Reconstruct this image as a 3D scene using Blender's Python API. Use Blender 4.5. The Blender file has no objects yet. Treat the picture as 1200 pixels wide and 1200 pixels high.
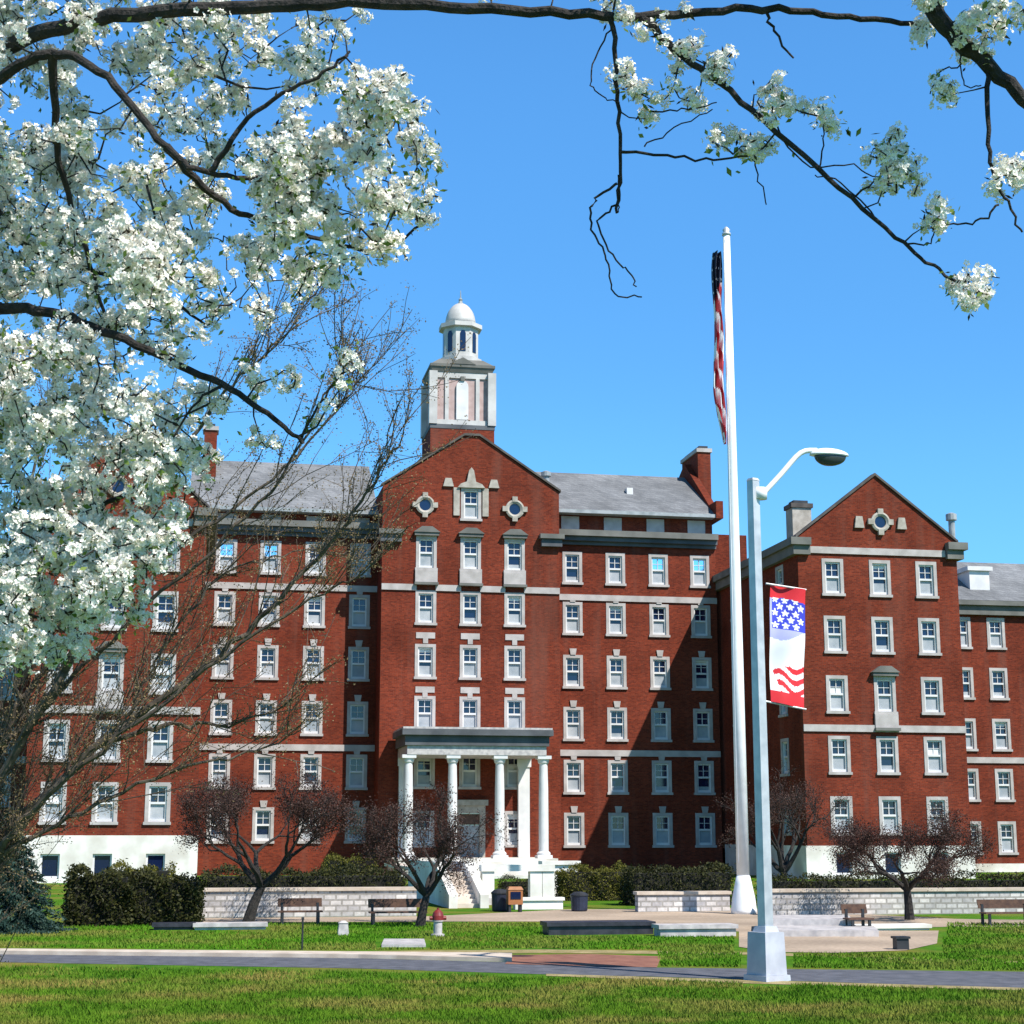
import bpy, bmesh, math, random
import numpy as np
from mathutils import Vector, Matrix, Euler
random.seed(7); RNG = np.random.default_rng(7)
S = bpy.context.scene
COL = S.collection
R = math.radians

# ------------------------------------------------------------------ camera
EYE = Vector((0, 0, 2.5)); F = 1940.0
YAW = R(10.5); HOR = 978.0
PITCH = math.atan((HOR - 600) / F)
CR = Euler((math.pi/2 + PITCH, 0, -YAW), 'XYZ').to_matrix()
cd = bpy.data.cameras.new('camera'); cam = bpy.data.objects.new('camera', cd); COL.objects.link(cam)
cam.location = EYE; cam.rotation_euler = (math.pi/2 + PITCH, 0, -YAW)
cd.sensor_width = 36; cd.lens = 36 * F / 1200; cd.clip_end = 12000; cd.clip_start = 0.1
S.camera = cam
S.render.resolution_x = S.render.resolution_y = 1024

def ray(px, py): return CR @ Vector(((px-600)/F, (600-py)/F, -1))
def atY(px, py, Y): r = ray(px, py); return EYE + r * (Y / r.y)
def atX(px, py, X): r = ray(px, py); return EYE + r * (X / r.x)
def G(px, py, z=0.0): r = ray(px, py); return EYE + r * ((z - EYE.z) / r.z)
def D(px, py, d): return EYE + ray(px, py) * d

# ------------------------------------------------------------------ materials
def mat(name): 
    m = bpy.data.materials.new(name); m.use_nodes = True
    return m, m.node_tree.nodes, m.node_tree.links, m.node_tree.nodes['Principled BSDF']
def noise_mat(name, c1, c2, scale=1.0, rough=0.8, detail=6, bump=0.0, bscale=None, metal=0.0, spec=0.5, c3=None, s3=0.1, contrast=(0.35, 0.65)):
    m, N, L, b = mat(name)
    geo = N.new('ShaderNodeNewGeometry')
    n = N.new('ShaderNodeTexNoise'); n.inputs['Scale'].default_value = scale; n.inputs['Detail'].default_value = detail
    L.new(geo.outputs['Position'], n.inputs['Vector'])
    r = N.new('ShaderNodeValToRGB'); r.color_ramp.elements[0].position, r.color_ramp.elements[1].position = contrast
    r.color_ramp.elements[0].color = (*c1, 1); r.color_ramp.elements[1].color = (*c2, 1)
    L.new(n.outputs['Fac'], r.inputs['Fac'])
    out = r.outputs['Color']
    if c3:
        n3 = N.new('ShaderNodeTexNoise'); n3.inputs['Scale'].default_value = s3; n3.inputs['Detail'].default_value = 4
        L.new(geo.outputs['Position'], n3.inputs['Vector'])
        r3 = N.new('ShaderNodeValToRGB'); r3.color_ramp.elements[0].position = .45; r3.color_ramp.elements[1].position = .68
        L.new(n3.outputs['Fac'], r3.inputs['Fac'])
        mx = N.new('ShaderNodeMix'); mx.data_type = 'RGBA'; mx.inputs[7].default_value = (*c3, 1)
        L.new(r3.outputs['Color'], mx.inputs[0]); L.new(out, mx.inputs[6]); out = mx.outputs[2]
    L.new(out, b.inputs['Base Color'])
    b.inputs['Roughness'].default_value = rough; b.inputs['Metallic'].default_value = metal
    b.inputs['Specular IOR Level'].default_value = spec
    if bump:
        nb = N.new('ShaderNodeTexNoise'); nb.inputs['Scale'].default_value = bscale or scale*4; nb.inputs['Detail'].default_value = 8
        L.new(geo.outputs['Position'], nb.inputs['Vector'])
        bp = N.new('ShaderNodeBump'); bp.inputs['Strength'].default_value = bump; bp.inputs['Distance'].default_value = .05
        L.new(nb.outputs['Fac'], bp.inputs['Height']); L.new(bp.outputs['Normal'], b.inputs['Normal'])
    return m
def brick_mat(name, c1, c2, mortar, bw=.22, bh=.075, ms=.012, big=(.75, 1.2), rough=.85, stains=False):
    m, N, L, b = mat(name)
    geo = N.new('ShaderNodeNewGeometry'); sep = N.new('ShaderNodeSeparateXYZ'); L.new(geo.outputs['Position'], sep.inputs[0])
    ad = N.new('ShaderNodeMath'); L.new(sep.outputs[0], ad.inputs[0]); L.new(sep.outputs[1], ad.inputs[1])
    cb = N.new('ShaderNodeCombineXYZ'); L.new(ad.outputs[0], cb.inputs[0]); L.new(sep.outputs[2], cb.inputs[1])
    t = N.new('ShaderNodeTexBrick'); t.inputs['Scale'].default_value = 1
    t.inputs['Brick Width'].default_value = bw; t.inputs['Row Height'].default_value = bh; t.inputs['Mortar Size'].default_value = ms
    t.inputs['Color1'].default_value = (*c1, 1); t.inputs['Color2'].default_value = (*c2, 1); t.inputs['Mortar'].default_value = (*mortar, 1)
    L.new(cb.outputs[0], t.inputs['Vector'])
    col = t.outputs['Color']
    for sc, lo, hi in ((.35, big[0], big[1]), (9.0, .84, 1.16)):
        n = N.new('ShaderNodeTexNoise'); n.inputs['Scale'].default_value = sc; n.inputs['Detail'].default_value = 5
        L.new(geo.outputs['Position'], n.inputs['Vector'])
        mr = N.new('ShaderNodeMapRange'); mr.inputs[1].default_value = .3; mr.inputs[2].default_value = .7; mr.inputs[3].default_value = lo; mr.inputs[4].default_value = hi
        L.new(n.outputs['Fac'], mr.inputs[0])
        mx = N.new('ShaderNodeMix'); mx.data_type = 'RGBA'; mx.blend_type = 'MULTIPLY'; mx.inputs[0].default_value = 1
        L.new(col, mx.inputs[6]); L.new(mr.outputs[0], mx.inputs[7]); col = mx.outputs[2]
    if stains:
        mp = N.new('ShaderNodeMapping'); mp.inputs['Scale'].default_value = (1.1, 1.1, .09); L.new(geo.outputs['Position'], mp.inputs['Vector'])
        n = N.new('ShaderNodeTexNoise'); n.inputs['Scale'].default_value = 1; n.inputs['Detail'].default_value = 6; L.new(mp.outputs[0], n.inputs['Vector'])
        mr = N.new('ShaderNodeMapRange'); mr.inputs[1].default_value = .52; mr.inputs[2].default_value = .75; mr.inputs[3].default_value = 0; mr.inputs[4].default_value = .45
        L.new(n.outputs['Fac'], mr.inputs[0])
        mx = N.new('ShaderNodeMix'); mx.data_type = 'RGBA'; mx.inputs[7].default_value = (.17, .075, .055, 1); L.new(mr.outputs[0], mx.inputs[0]); L.new(col, mx.inputs[6]); col = mx.outputs[2]
    L.new(col, b.inputs['Base Color']); b.inputs['Roughness'].default_value = rough
    b.inputs['Specular IOR Level'].default_value = .06
    return m
def leaf_mat(name, c1, c2, scale=3.0, trans=.35, rough=.6):
    """diffuse leaf or petal that lets some light through"""
    m, N, L, b = mat(name)
    geo = N.new('ShaderNodeNewGeometry')
    r = N.new('ShaderNodeValToRGB'); r.color_ramp.elements[0].color = (*c1, 1); r.color_ramp.elements[1].color = (*c2, 1)
    L.new(geo.outputs['Random Per Island'], r.inputs['Fac'])
    L.new(r.outputs['Color'], b.inputs['Base Color']); b.inputs['Roughness'].default_value = rough; b.inputs['Specular IOR Level'].default_value = .2
    t = N.new('ShaderNodeBsdfTranslucent'); L.new(r.outputs['Color'], t.inputs['Color'])
    mx = N.new('ShaderNodeMixShader'); mx.inputs[0].default_value = trans
    L.new(b.outputs[0], mx.inputs[1]); L.new(t.outputs[0], mx.inputs[2]); L.new(mx.outputs[0], N['Material Output'].inputs['Surface'])
    return m

M = {}
M['brick'] = brick_mat('red_brick', (.215, .036, .016), (.112, .018, .010), (.13, .045, .03), .24, .085, .012, (.72, 1.2), stains=True)
M['limestone'] = noise_mat('limestone', (.33, .30, .285), (.45, .41, .395), 1.5, .85)
M['white_stone'] = noise_mat('white_stone', (.62, .59, .53), (.82, .79, .74), 1.1, .8, c3=(.5, .46, .4), s3=.5)
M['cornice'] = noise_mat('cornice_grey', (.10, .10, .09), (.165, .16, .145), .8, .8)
M['cornice_dark'] = noise_mat('cornice_dark_grey', (.055, .06, .068), (.10, .105, .115), .8, .8)  # weathered entablature grey; on the lower cornice boxes it is painted soffit shade
M['cupola_stone'] = noise_mat('cupola_paint', (.40, .385, .37), (.55, .53, .51), .9, .7)
M['coping'] = noise_mat('coping_stone', (.05, .04, .036), (.10, .085, .075), 1.5, .8)
M['carved'] = noise_mat('carved_stone', (.28, .25, .21), (.42, .38, .33), 2.5, .85)
M['peach'] = noise_mat('warm_stone', (.46, .38, .31), (.70, .62, .54), 1.4, .85)
M['white'] = noise_mat('white_paint', (.56, .55, .55), (.68, .66, .65), 1.2, .55)
M['slate'] = brick_mat('slate_roof', (.205, .21, .22), (.15, .155, .165), (.13, .135, .145), .35, .22, .012, (.75, 1.2))
M['dark_metal'] = noise_mat('dark_metal', (.02, .022, .025), (.04, .04, .045), 3, .5, metal=.3)
M['lead'] = noise_mat('lead_sheet', (.22, .24, .25), (.34, .36, .37), 2, .5)
m, N, L, b = mat('window_glass'); M['glass'] = m
b.inputs['Base Color'].default_value = (.006, .012, .045, 1); b.inputs['Roughness'].default_value = .06; b.inputs['Specular IOR Level'].default_value = .7
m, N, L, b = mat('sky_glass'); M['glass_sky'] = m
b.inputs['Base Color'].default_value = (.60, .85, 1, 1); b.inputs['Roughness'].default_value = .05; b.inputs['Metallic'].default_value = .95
M['blind'] = noise_mat('window_screen', (.24, .27, .30), (.40, .41, .43), .9, .6)
M['bark'] = noise_mat('dark_bark', (.010, .008, .007), (.035, .028, .024), 14, .9, bump=.5, bscale=40)
M['spur'] = leaf_mat('dark_spur', (.02, .016, .008), (.07, .06, .025), trans=.1)
M['bark_grey'] = noise_mat('brown_bark', (.05, .038, .03), (.125, .095, .07), 10, .9)
M['petal'] = leaf_mat('white_petal', (.84, .80, .72), (.96, .94, .88), trans=.20)
M['young_leaf'] = leaf_mat('young_leaf', (.10, .17, .03), (.22, .30, .07), trans=.4)
M['bud'] = leaf_mat('olive_bud', (.13, .09, .045), (.27, .20, .10), trans=.25)
M['plum_leaf'] = leaf_mat('plum_leaf', (.042, .021, .017), (.10, .055, .042), trans=.25)
M['yew'] = leaf_mat('yew_leaf', (.012, .016, .006), (.055, .055, .012), trans=.15)
M['yew_gold'] = leaf_mat('yew_gold_leaf', (.06, .06, .008), (.14, .13, .02), trans=.2)
M['spruce'] = leaf_mat('spruce_needle', (.010, .028, .022), (.045, .085, .065), trans=.1)
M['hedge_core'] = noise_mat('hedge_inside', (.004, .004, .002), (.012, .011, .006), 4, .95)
M['grass'] = noise_mat('lawn_grass', (.035, .115, .006), (.08, .18, .012), 1.6, .95, c3=(.17, .155, .03), s3=.35, bump=.6, bscale=25, spec=.05)
M['blade'] = noise_mat('grass_blades', (.045, .12, .006), (.10, .19, .013), 1.1, .85, c3=(.24, .19, .05), s3=.45, spec=.08)
M['blade_far'] = noise_mat('far_grass_blades', (.05, .15, .007), (.095, .215, .014), .8, .85, c3=(.19, .18, .04), s3=.3, spec=.05)
M['asphalt'] = noise_mat('asphalt', (.06, .062, .075), (.105, .105, .122), 3, .9, bump=.2, bscale=60)
M['kerb'] = noise_mat('kerb_concrete', (.42, .34, .27), (.58, .49, .40), 2.5, .9)
M['dry'] = noise_mat('dry_grass', (.20, .16, .05), (.36, .28, .13), 2.5, .95, bump=.6, bscale=30)
M['paver'] = brick_mat('tan_pavers', (.56, .42, .30), (.46, .35, .25), (.36, .28, .21), .4, .4, .02)
M['crosswalk'] = noise_mat('brick_paving', (.17, .06, .035), (.26, .11, .065), 3, .9)
M['granite'] = noise_mat('dark_granite', (.012, .012, .018), (.035, .034, .045), 4, .5)
M['granite_light'] = noise_mat('grey_granite', (.32, .30, .30), (.52, .48, .46), 4, .7)
M['rubble'] = brick_mat('rubble_stone', (.62, .58, .55), (.36, .34, .34), (.30, .28, .26), .37, .17, .03, (.6, 1.3))
M['galv'] = noise_mat('galvanised_steel', (.42, .44, .46), (.56, .57, .58), 4, .45, metal=.35)
M['pole_white'] = noise_mat('white_pole_paint', (.78, .78, .78), (.88, .88, .88), 3, .35)
M['pedestal'] = noise_mat('pedestal_concrete', (.36, .375, .43), (.47, .485, .53), 3, .7)
M['lens'] = noise_mat('lamp_lens', (.03, .04, .05), (.06, .07, .075), 3, .25)
M['navy'] = noise_mat('navy_paint', (.010, .013, .03), (.02, .025, .05), 4, .5)
M['wood'] = noise_mat('bench_wood', (.06, .028, .018), (.12, .06, .035), 6, .7)
M['red'] = noise_mat('red_cloth', (.62, .012, .02), (.75, .02, .035), 2, .7)
M['blue'] = noise_mat('blue_cloth', (.02, .03, .42), (.03, .05, .55), 2, .7)
M['pale_blue'] = noise_mat('pale_blue_cloth', (.36, .36, .72), (.46, .46, .80), 2, .7)
M['cloth_white'] = noise_mat('white_cloth', (.78, .77, .78), (.88, .87, .88), 2, .7)
M['flag_red'] = noise_mat('flag_red', (.34, .018, .03), (.46, .035, .05), 5, .8)
M['flag_navy'] = noise_mat('flag_navy', (.008, .010, .03), (.016, .02, .05), 5, .8)
M['flag_white'] = noise_mat('flag_white', (.80, .78, .80), (.88, .87, .88), 5, .8)
M['orange'] = noise_mat('orange_paint', (.26, .09, .025), (.36, .14, .04), 3, .6)
M['hydrant_red'] = noise_mat('hydrant_red', (.14, .012, .012), (.22, .02, .018), 6, .5)

# ------------------------------------------------------------------ helpers
class MB:
    def __init__(s): s.v, s.f, s.m = [], [], []
    def add(s, vs, fs, mi=0):
        o = len(s.v); s.v += [tuple(p) for p in vs]
        for f in fs: s.f.append([o+i for i in f]); s.m.append(mi)
    def box(s, x0, x1, y0, y1, z0, z1, mi=0):
        s.add([(x0,y0,z0),(x1,y0,z0),(x1,y1,z0),(x0,y1,z0),(x0,y0,z1),(x1,y0,z1),(x1,y1,z1),(x0,y1,z1)],
              [(0,3,2,1),(4,5,6,7),(0,1,5,4),(1,2,6,5),(2,3,7,6),(3,0,4,7)], mi)
    def frustum(s, cx, cy, z0, z1, a0, a1, b0=None, b1=None, mi=0):
        b0 = a0 if b0 is None else b0; b1 = a1 if b1 is None else b1
        s.add([(cx-a0,cy-b0,z0),(cx+a0,cy-b0,z0),(cx+a0,cy+b0,z0),(cx-a0,cy+b0,z0),(cx-a1,cy-b1,z1),(cx+a1,cy-b1,z1),(cx+a1,cy+b1,z1),(cx-a1,cy+b1,z1)],
              [(0,3,2,1),(4,5,6,7),(0,1,5,4),(1,2,6,5),(2,3,7,6),(3,0,4,7)], mi)
    def lathe(s, cx, cy, prof, n=24, mi=0, rot=0.0, caps=True):
        o = len(s.v)
        for r, z in prof:
            for k in range(n):
                a = rot + 2*math.pi*k/n; s.v.append((cx + r*math.cos(a), cy + r*math.sin(a), z))
        for i in range(len(prof)-1):
            for k in range(n):
                k2 = (k+1) % n; s.f.append([o+i*n+k, o+i*n+k2, o+(i+1)*n+k2, o+(i+1)*n+k]); s.m.append(mi)
        if caps:
            s.f.append([o+k for k in range(n)][::-1]); s.m.append(mi)
            s.f.append([o+(len(prof)-1)*n+k for k in range(n)]); s.m.append(mi)
    def prism(s, pts, y0, y1, mi=0):
        """polygon in x,z (counter clockwise seen from -y) extruded from y0 to y1"""
        n = len(pts)
        s.add([(x,y0,z) for x,z in pts] + [(x,y1,z) for x,z in pts],
              [tuple(range(n)), tuple(range(2*n-1, n-1, -1))] + [(i, i+n, (i+1)%n+n, (i+1)%n) for i in range(n)], mi)
    def sheet(s, pts, z, mi=0): s.add([(p[0], p[1], z) for p in pts], [tuple(range(len(pts)))], mi)
    def slab(s, pts, z0, z1, mi=0):
        n = len(pts)
        s.add([(p[0],p[1],z0) for p in pts] + [(p[0],p[1],z1) for p in pts],
              [tuple(range(n))[::-1], tuple(range(n, 2*n))] + [(i, (i+1)%n, (i+1)%n+n, i+n) for i in range(n)], mi)
    def tube(s, pts, rads, n=6, mi=0):
        pts = [Vector(p) for p in pts]; o = len(s.v); up = Vector((.31, .17, .93))
        for i, p in enumerate(pts):
            d = (pts[min(i+1, len(pts)-1)] - pts[max(i-1, 0)])
            d = d.normalized() if d.length > 1e-9 else Vector((0,0,1))
            a = d.cross(up)
            if a.length < .1: a = d.cross(Vector((1,0,0)))
            a.normalize(); b_ = d.cross(a)
            r = rads[i] if hasattr(rads, '__len__') else rads
            for k in range(n):
                t = 2*math.pi*k/n; s.v.append(tuple(p + a*(r*math.cos(t)) + b_*(r*math.sin(t))))
        for i in range(len(pts)-1):
            for k in range(n):
                k2 = (k+1) % n; s.f.append([o+i*n+k, o+i*n+k2, o+(i+1)*n+k2, o+(i+1)*n+k]); s.m.append(mi)
        s.f.append([o+k for k in range(n)]); s.m.append(mi)
        s.f.append([o+(len(pts)-1)*n+k for k in range(n)][::-1]); s.m.append(mi)
    def build(s, name, mats, parent=None, smooth=False, recalc=True):
        me = bpy.data.meshes.new(name); me.from_pydata(s.v, [], s.f)
        for m in (mats if isinstance(mats, (list, tuple)) else [mats]): me.materials.append(M[m] if isinstance(m, str) else m)
        me.polygons.foreach_set('material_index', s.m)
        if recalc:
            bm = bmesh.new(); bm.from_mesh(me); bmesh.ops.recalc_face_normals(bm, faces=bm.faces); bm.to_mesh(me); bm.free()
        if smooth: me.polygons.foreach_set('use_smooth', [True]*len(me.polygons))
        me.update()
        o = bpy.data.objects.new(name, me); COL.objects.link(o)
        if parent: o.parent = parent
        return o
def np_mesh(name, V, Fq, material, parent=None):
    """fast mesh from an (n,3) array and an (m,k) face array"""
    me = bpy.data.meshes.new(name); k = Fq.shape[1]
    me.vertices.add(len(V)); me.vertices.foreach_set('co', V.astype(np.float32).ravel())
    me.loops.add(Fq.size); me.loops.foreach_set('vertex_index', Fq.astype(np.int32).ravel())
    me.polygons.add(len(Fq)); me.polygons.foreach_set('loop_start', np.arange(0, Fq.size, k, dtype=np.int32))
    me.update(calc_edges=True); me.materials.append(M[material])
    o = bpy.data.objects.new(name, me); COL.objects.link(o)
    if parent: o.parent = parent
    return o
def tag(o, label, cat, group=None):
    o['label'] = label; o['category'] = cat
    if group: o['group'] = group
    return o
def empty(name, loc=(0,0,0), label=None, cat=None, group=None):
    o = bpy.data.objects.new(name, None); COL.objects.link(o); o.location = loc
    if label: tag(o, label, cat, group)
    return o
def struct(o, kind='structure'): o['kind'] = kind; return o
def unit(a): return a / np.maximum(np.linalg.norm(a, axis=-1, keepdims=True), 1e-9)
def leaves(C, size, aspect=.6, up=0.0, droop=None):
    """one kite shaped leaf per centre"""
    n = len(C); nrm = RNG.normal(size=(n,3)); nrm[:,2] += up; nrm = unit(nrm)
    d = RNG.normal(size=(n,3))
    if droop is not None: d = d*.6 + droop
    d = unit(d - (d*nrm).sum(1, keepdims=True)*nrm); e = np.cross(nrm, d)
    s = size*(.6 + .8*RNG.random((n,1)))
    V = np.stack([C - d*s*.5, C + e*s*aspect*.5, C + d*s*.5, C - e*s*aspect*.5], 1).reshape(-1,3)
    return V, np.arange(4*n).reshape(-1,4)
def bez(pts, n=6):
    """smooth polyline through points (Catmull-Rom)"""
    P = [Vector(p) for p in pts]; out = []
    for i in range(len(P)-1):
        p0, p1, p2, p3 = P[max(i-1,0)], P[i], P[i+1], P[min(i+2, len(P)-1)]
        for k in range(n):
            t = k/n
            out.append(.5*((2*p1) + (p2-p0)*t + (2*p0-5*p1+4*p2-p3)*t*t + (3*p1-p0-3*p2+p3)*t**3))
    return out + [P[-1]]
def wob(pts, amp):
    return [p + Vector(RNG.normal(size=3)*amp) if 0 < i < len(pts)-1 else p for i, p in enumerate(pts)]

# ------------------------------------------------------------------ sun and sky
SUN = Vector((.50, -.69, 1.0)).normalized()
sd = bpy.data.lights.new('sun', 'SUN'); sd.energy = 5.0; sd.angle = R(.5); sd.color = (1, .955, .88)
so = bpy.data.objects.new('sun', sd); COL.objects.link(so); so.rotation_euler = (-SUN).to_track_quat('-Z', 'Y').to_euler()
w = bpy.data.worlds.new('World'); S.world = w; w.use_nodes = True
N, L = w.node_tree.nodes, w.node_tree.links
sky = N.new('ShaderNodeTexSky'); sky.sky_type = 'NISHITA'; sky.sun_disc = False
sky.sun_elevation = math.asin(SUN.z); sky.sun_rotation = math.atan2(SUN.x, SUN.y)
sky.air_density = .9; sky.dust_density = 0.0; sky.ozone_density = 2.5
hs = N.new('ShaderNodeHueSaturation'); hs.inputs['Saturation'].default_value = 1.05; hs.inputs['Value'].default_value = 1.0
tn = N.new('ShaderNodeMix'); tn.data_type = 'RGBA'; tn.blend_type = 'MULTIPLY'; tn.inputs[0].default_value = 1; tn.inputs[7].default_value = (.68, 1.29, 1.58, 1)
L.new(sky.outputs[0], hs.inputs['Color']); L.new(hs.outputs[0], tn.inputs[6]); tc = N.new('ShaderNodeTexCoord'); sp_ = N.new('ShaderNodeSeparateXYZ'); L.new(tc.outputs['Generated'], sp_.inputs[0])
er = N.new('ShaderNodeValToRGB'); er.color_ramp.interpolation = 'EASE'; L.new(sp_.outputs[2], er.inputs['Fac'])
er.color_ramp.elements[0].position = 0; er.color_ramp.elements[0].color = (.56, .56, .56, 1); er.color_ramp.elements[1].position = .88; er.color_ramp.elements[1].color = (.27, .27, .27, 1)
for p_, v_ in ((.24, .74), (.46, .90), (.66, .39)): e_ = er.color_ramp.elements.new(p_); e_.color = (v_, v_, v_, 1)
t2 = N.new('ShaderNodeMix'); t2.data_type = 'RGBA'; t2.blend_type = 'MULTIPLY'; t2.inputs[0].default_value = 1
L.new(tn.outputs[2], t2.inputs[6]); L.new(er.outputs[0], t2.inputs[7]); L.new(t2.outputs[2], N['Background'].inputs['Color'])
N['Background'].inputs['Strength'].default_value = .13
S.view_settings.view_transform = 'Standard'; S.view_settings.look = 'None'; S.view_settings.exposure = .56; S.view_settings.gamma = 1
S.render.engine = 'CYCLES'

# ------------------------------------------------------------------ hospital
YF, YC, YW, YP = 107.0, 104.2, 92.0, 99.2
def zz(py, px, Y): return atY(px, py, Y).z
def xx(px, py, Y): return atY(px, py, Y).x

hosp = empty('hospital_building', (xx(553, 1000, YC), YC, 0),
             'long red brick hospital with stone trim, slate roofs, white portico and cupola, facing the lawn', 'hospital')
OFF = Vector(hosp.location)
def part(mb, name, mats, parent=hosp, smooth=False):
    mb.v = [(v[0]-OFF.x, v[1]-OFF.y, v[2]) for v in mb.v]
    return mb.build(name, mats, parent, smooth)

def wall_grid(mb, Y, x0, x1, z0, z1, ops, depth=.3, mi=0, axis='y'):
    """wall facing -y (or -x) with real openings and reveals; ops: list of (xa, xb, za, zb)"""
    def P(u, d, z): return (u, Y+d, z) if axis == 'y' else (Y+d, u, z)
    xs = sorted({x0, x1, *[o[0] for o in ops], *[o[1] for o in ops]}); zs = sorted({z0, z1, *[o[2] for o in ops], *[o[3] for o in ops]})
    xs = [x for x in xs if x0 <= x <= x1]; zs = [z for z in zs if z0 <= z <= z1]
    for i in range(len(xs)-1):
        for j in range(len(zs)-1):
            cx, cz = (xs[i]+xs[i+1])/2, (zs[j]+zs[j+1])/2
            if any(o[0] < cx < o[1] and o[2] < cz < o[3] for o in ops): continue
            mb.add([P(xs[i],0,zs[j]), P(xs[i+1],0,zs[j]), P(xs[i+1],0,zs[j+1]), P(xs[i],0,zs[j+1])], [(0,1,2,3)], mi)
    for a, b_, c, d in ops:
        mb.add([P(a,0,c),P(b_,0,c),P(b_,0,d),P(a,0,d),P(a,depth,c),P(b_,depth,c),P(b_,depth,d),P(a,depth,d)],
               [(0,4,5,1),(1,5,6,2),(2,6,7,3),(3,7,4,0)], mi)

WW, WH = 1.34, 2.08
# window prototypes: origin at bottom centre of the opening, in the wall plane, facing -y
def window_meshes(kind, var):
    f = MB(); hw = WW/2
    s = .2
    f.box(-hw, -hw+s, -.04, .12, 0, WH); f.box(hw-s, hw, -.04, .12, 0, WH)
    f.box(-hw+s, hw-s, -.04, .12, WH-s, WH)
    f.box(-hw-.06, hw+.06, -.12, .12, -.16, -.002)               # sill
    a, t = hw-s, .09                                             # sash
    for x0, x1 in ((-a, -a+t), (a-t, a)): f.box(x0, x1, .06, .2, 0, WH-s, 1)
    f.box(-a+t, a-t, .06, .2, WH-s-t, WH-s, 1); f.box(-a+t, a-t, .06, .2, 0, .16, 1); f.box(-a+t, a-t, .055, .2, .93, 1.05, 1)
    f.box(-.018, .018, .13, .2, 1.05, WH-s-t, 1); f.box(-a+t, a-t, .13, .195, 1.40, 1.43, 1)
    if kind == 'keyed':
        f.prism([(-.17, WH+.003), (.17, WH+.003), (.24, WH+.42), (-.24, WH+.42)], -.09, .02)
    if kind == 'hooded':
        f.box(-hw-.12, hw+.12, -.3, .02, WH+.003, WH+.2, 2)
        f.prism([(-hw-.2, WH+.203), (hw+.2, WH+.203), (hw*.5, WH+.58), (-hw*.5, WH+.58)], -.38, .02, 2)
        f.box(-hw-.05, hw+.05, -.16, .02, -.95, -.165); f.box(-hw-.1, hw+.1, -.34, .02, -1.12, -.953, 2)
    if kind == 'paneled':
        f.box(-hw+.06, hw-.06, -.05, .02, -1.0, -.62); f.box(-.16, .16, -.06, .02, -1.32, -1.003)
    g = MB(); g.box(-a+t, a-t, .2, .22, .16, WH-s-t)
    b_ = MB(); c_ = MB(); zt = WH-s-t
    if var == 0: b_.box(-a+t, a-t, .17, .19, .16, .93)
    if var == 1: b_.box(-a+t, a-t, .17, .19, .16, .70); c_.box(-a+t, a-t, .17, .19, zt-.22, zt)
    if var == 2: b_.box(-a+t, a-t, .17, .19, .16, .93); c_.box(-a+t, a-t, .172, .19, 1.05, 1.38)
    if var == 3: b_.box(-a+t, a-t, .17, .19, .16, .40)
    return f, g, b_, c_
PROTO = {}; WRNG = np.random.default_rng(11)
def place_window(kind, x, y, z, rz=0.0, glass='glass', parent=hosp, off=None, name='window'):
    var = 0 if glass == 'glass_sky' else int(WRNG.choice(4, p=[.56, .16, .08, .20])); key = (kind, glass, var)
    if key not in PROTO:
        f, g, b_, c_ = window_meshes(kind, var)
        o = f.build(name, ['limestone', 'white', 'cornice'], parent)
        p = g.build('pane', glass, o); q = b_.build('screen', 'blind', o); PROTO[key] = [o, p, q]
        if c_.v: PROTO[key].append(c_.build('roller_blind', 'white', o))
    else:
        cp = [t.copy() for t in PROTO[key]]; o = cp[0]; o.parent = parent
        for t in cp: COL.objects.link(t)
        for t in cp[1:]: t.parent = o
    off = OFF if off is None else off
    o.name = name; o.location = (x-off.x, y-off.y, z-off.z); o.rotation_euler = (0, 0, rz)
    return o

def op(x, z): return (x-WW/2, x+WW/2, z, z+WH)
# ---- centre pavilion
cx0, cx1 = xx(446, 760, YC), xx(656, 760, YC)
zsh = zz(573, 550, YC); zap = zz(511, 553, YC); cxm = (cx0+cx1)/2
ccols = [xx(498.5, 760, YC), xx(551, 760, YC), xx(603, 760, YC)]
crow = [zz(667, 551, YC), zz(731, 551, YC), zz(794, 551, YC), zz(855, 551, YC)]
ops, wins = [], []
for ix, x in enumerate(ccols):
    for iz, z in enumerate(crow):
        ops.append(op(x, z)); wins.append((('hooded', 'keyed', 'paneled', 'paneled')[iz] if iz != 1 else 'paneled', x, z))
for ix, x in enumerate(ccols):                                     # inside the portico
    z = zz(922, 551, YC); ops.append(op(x, z)); wins.append(('plain', x, z))
    if ix != 1: z = zz(990, 551, YC); ops.append(op(x, z)); wins.append(('plain', x, z))
xa, za = xx(552, 590, YC), zz(608, 552, YC); ops.append(op(xa, za)); wins.append(('plain', xa, za))
dx0, dx1, dz1 = ccols[1]-1.0, ccols[1]+1.0, zz(944, 551, YC); dz0 = 1.04
ops.append((dx0, dx1, dz0, dz1))
mb = MB(); wall_grid(mb, YC, cx0, cx1, 0, zsh, ops)
mb.prism([(cx0, zsh), (cx1, zsh), (cxm+.45, zap), (cxm-.45, zap)], YC, YC+.5)
for x, s in ((cx0, 1), (cx1, -1)): mb.add([(x,YC,0),(x,YF+8,0),(x,YF+8,zsh),(x,YC,zsh)], [(0,1,2,3)])
part(mb, 'centre_wall', 'brick')
for k, x, z in wins: place_window(k, x, YC, z)
mb = MB()
mb.add([(cx0, YC+.5, zsh-.1), (cxm, YC+.5, zap-.5), (cxm, YF+7, zap-.5), (cx0, YF+7, zsh-.1)], [(0,1,2,3)])
mb.add([(cx1, YC+.5, zsh-.1), (cxm, YC+.5, zap-.5), (cxm, YF+7, zap-.5), (cx1, YF+7, zsh-.1)], [(0,1,2,3)])
part(mb, 'centre_roof', 'slate')
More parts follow.
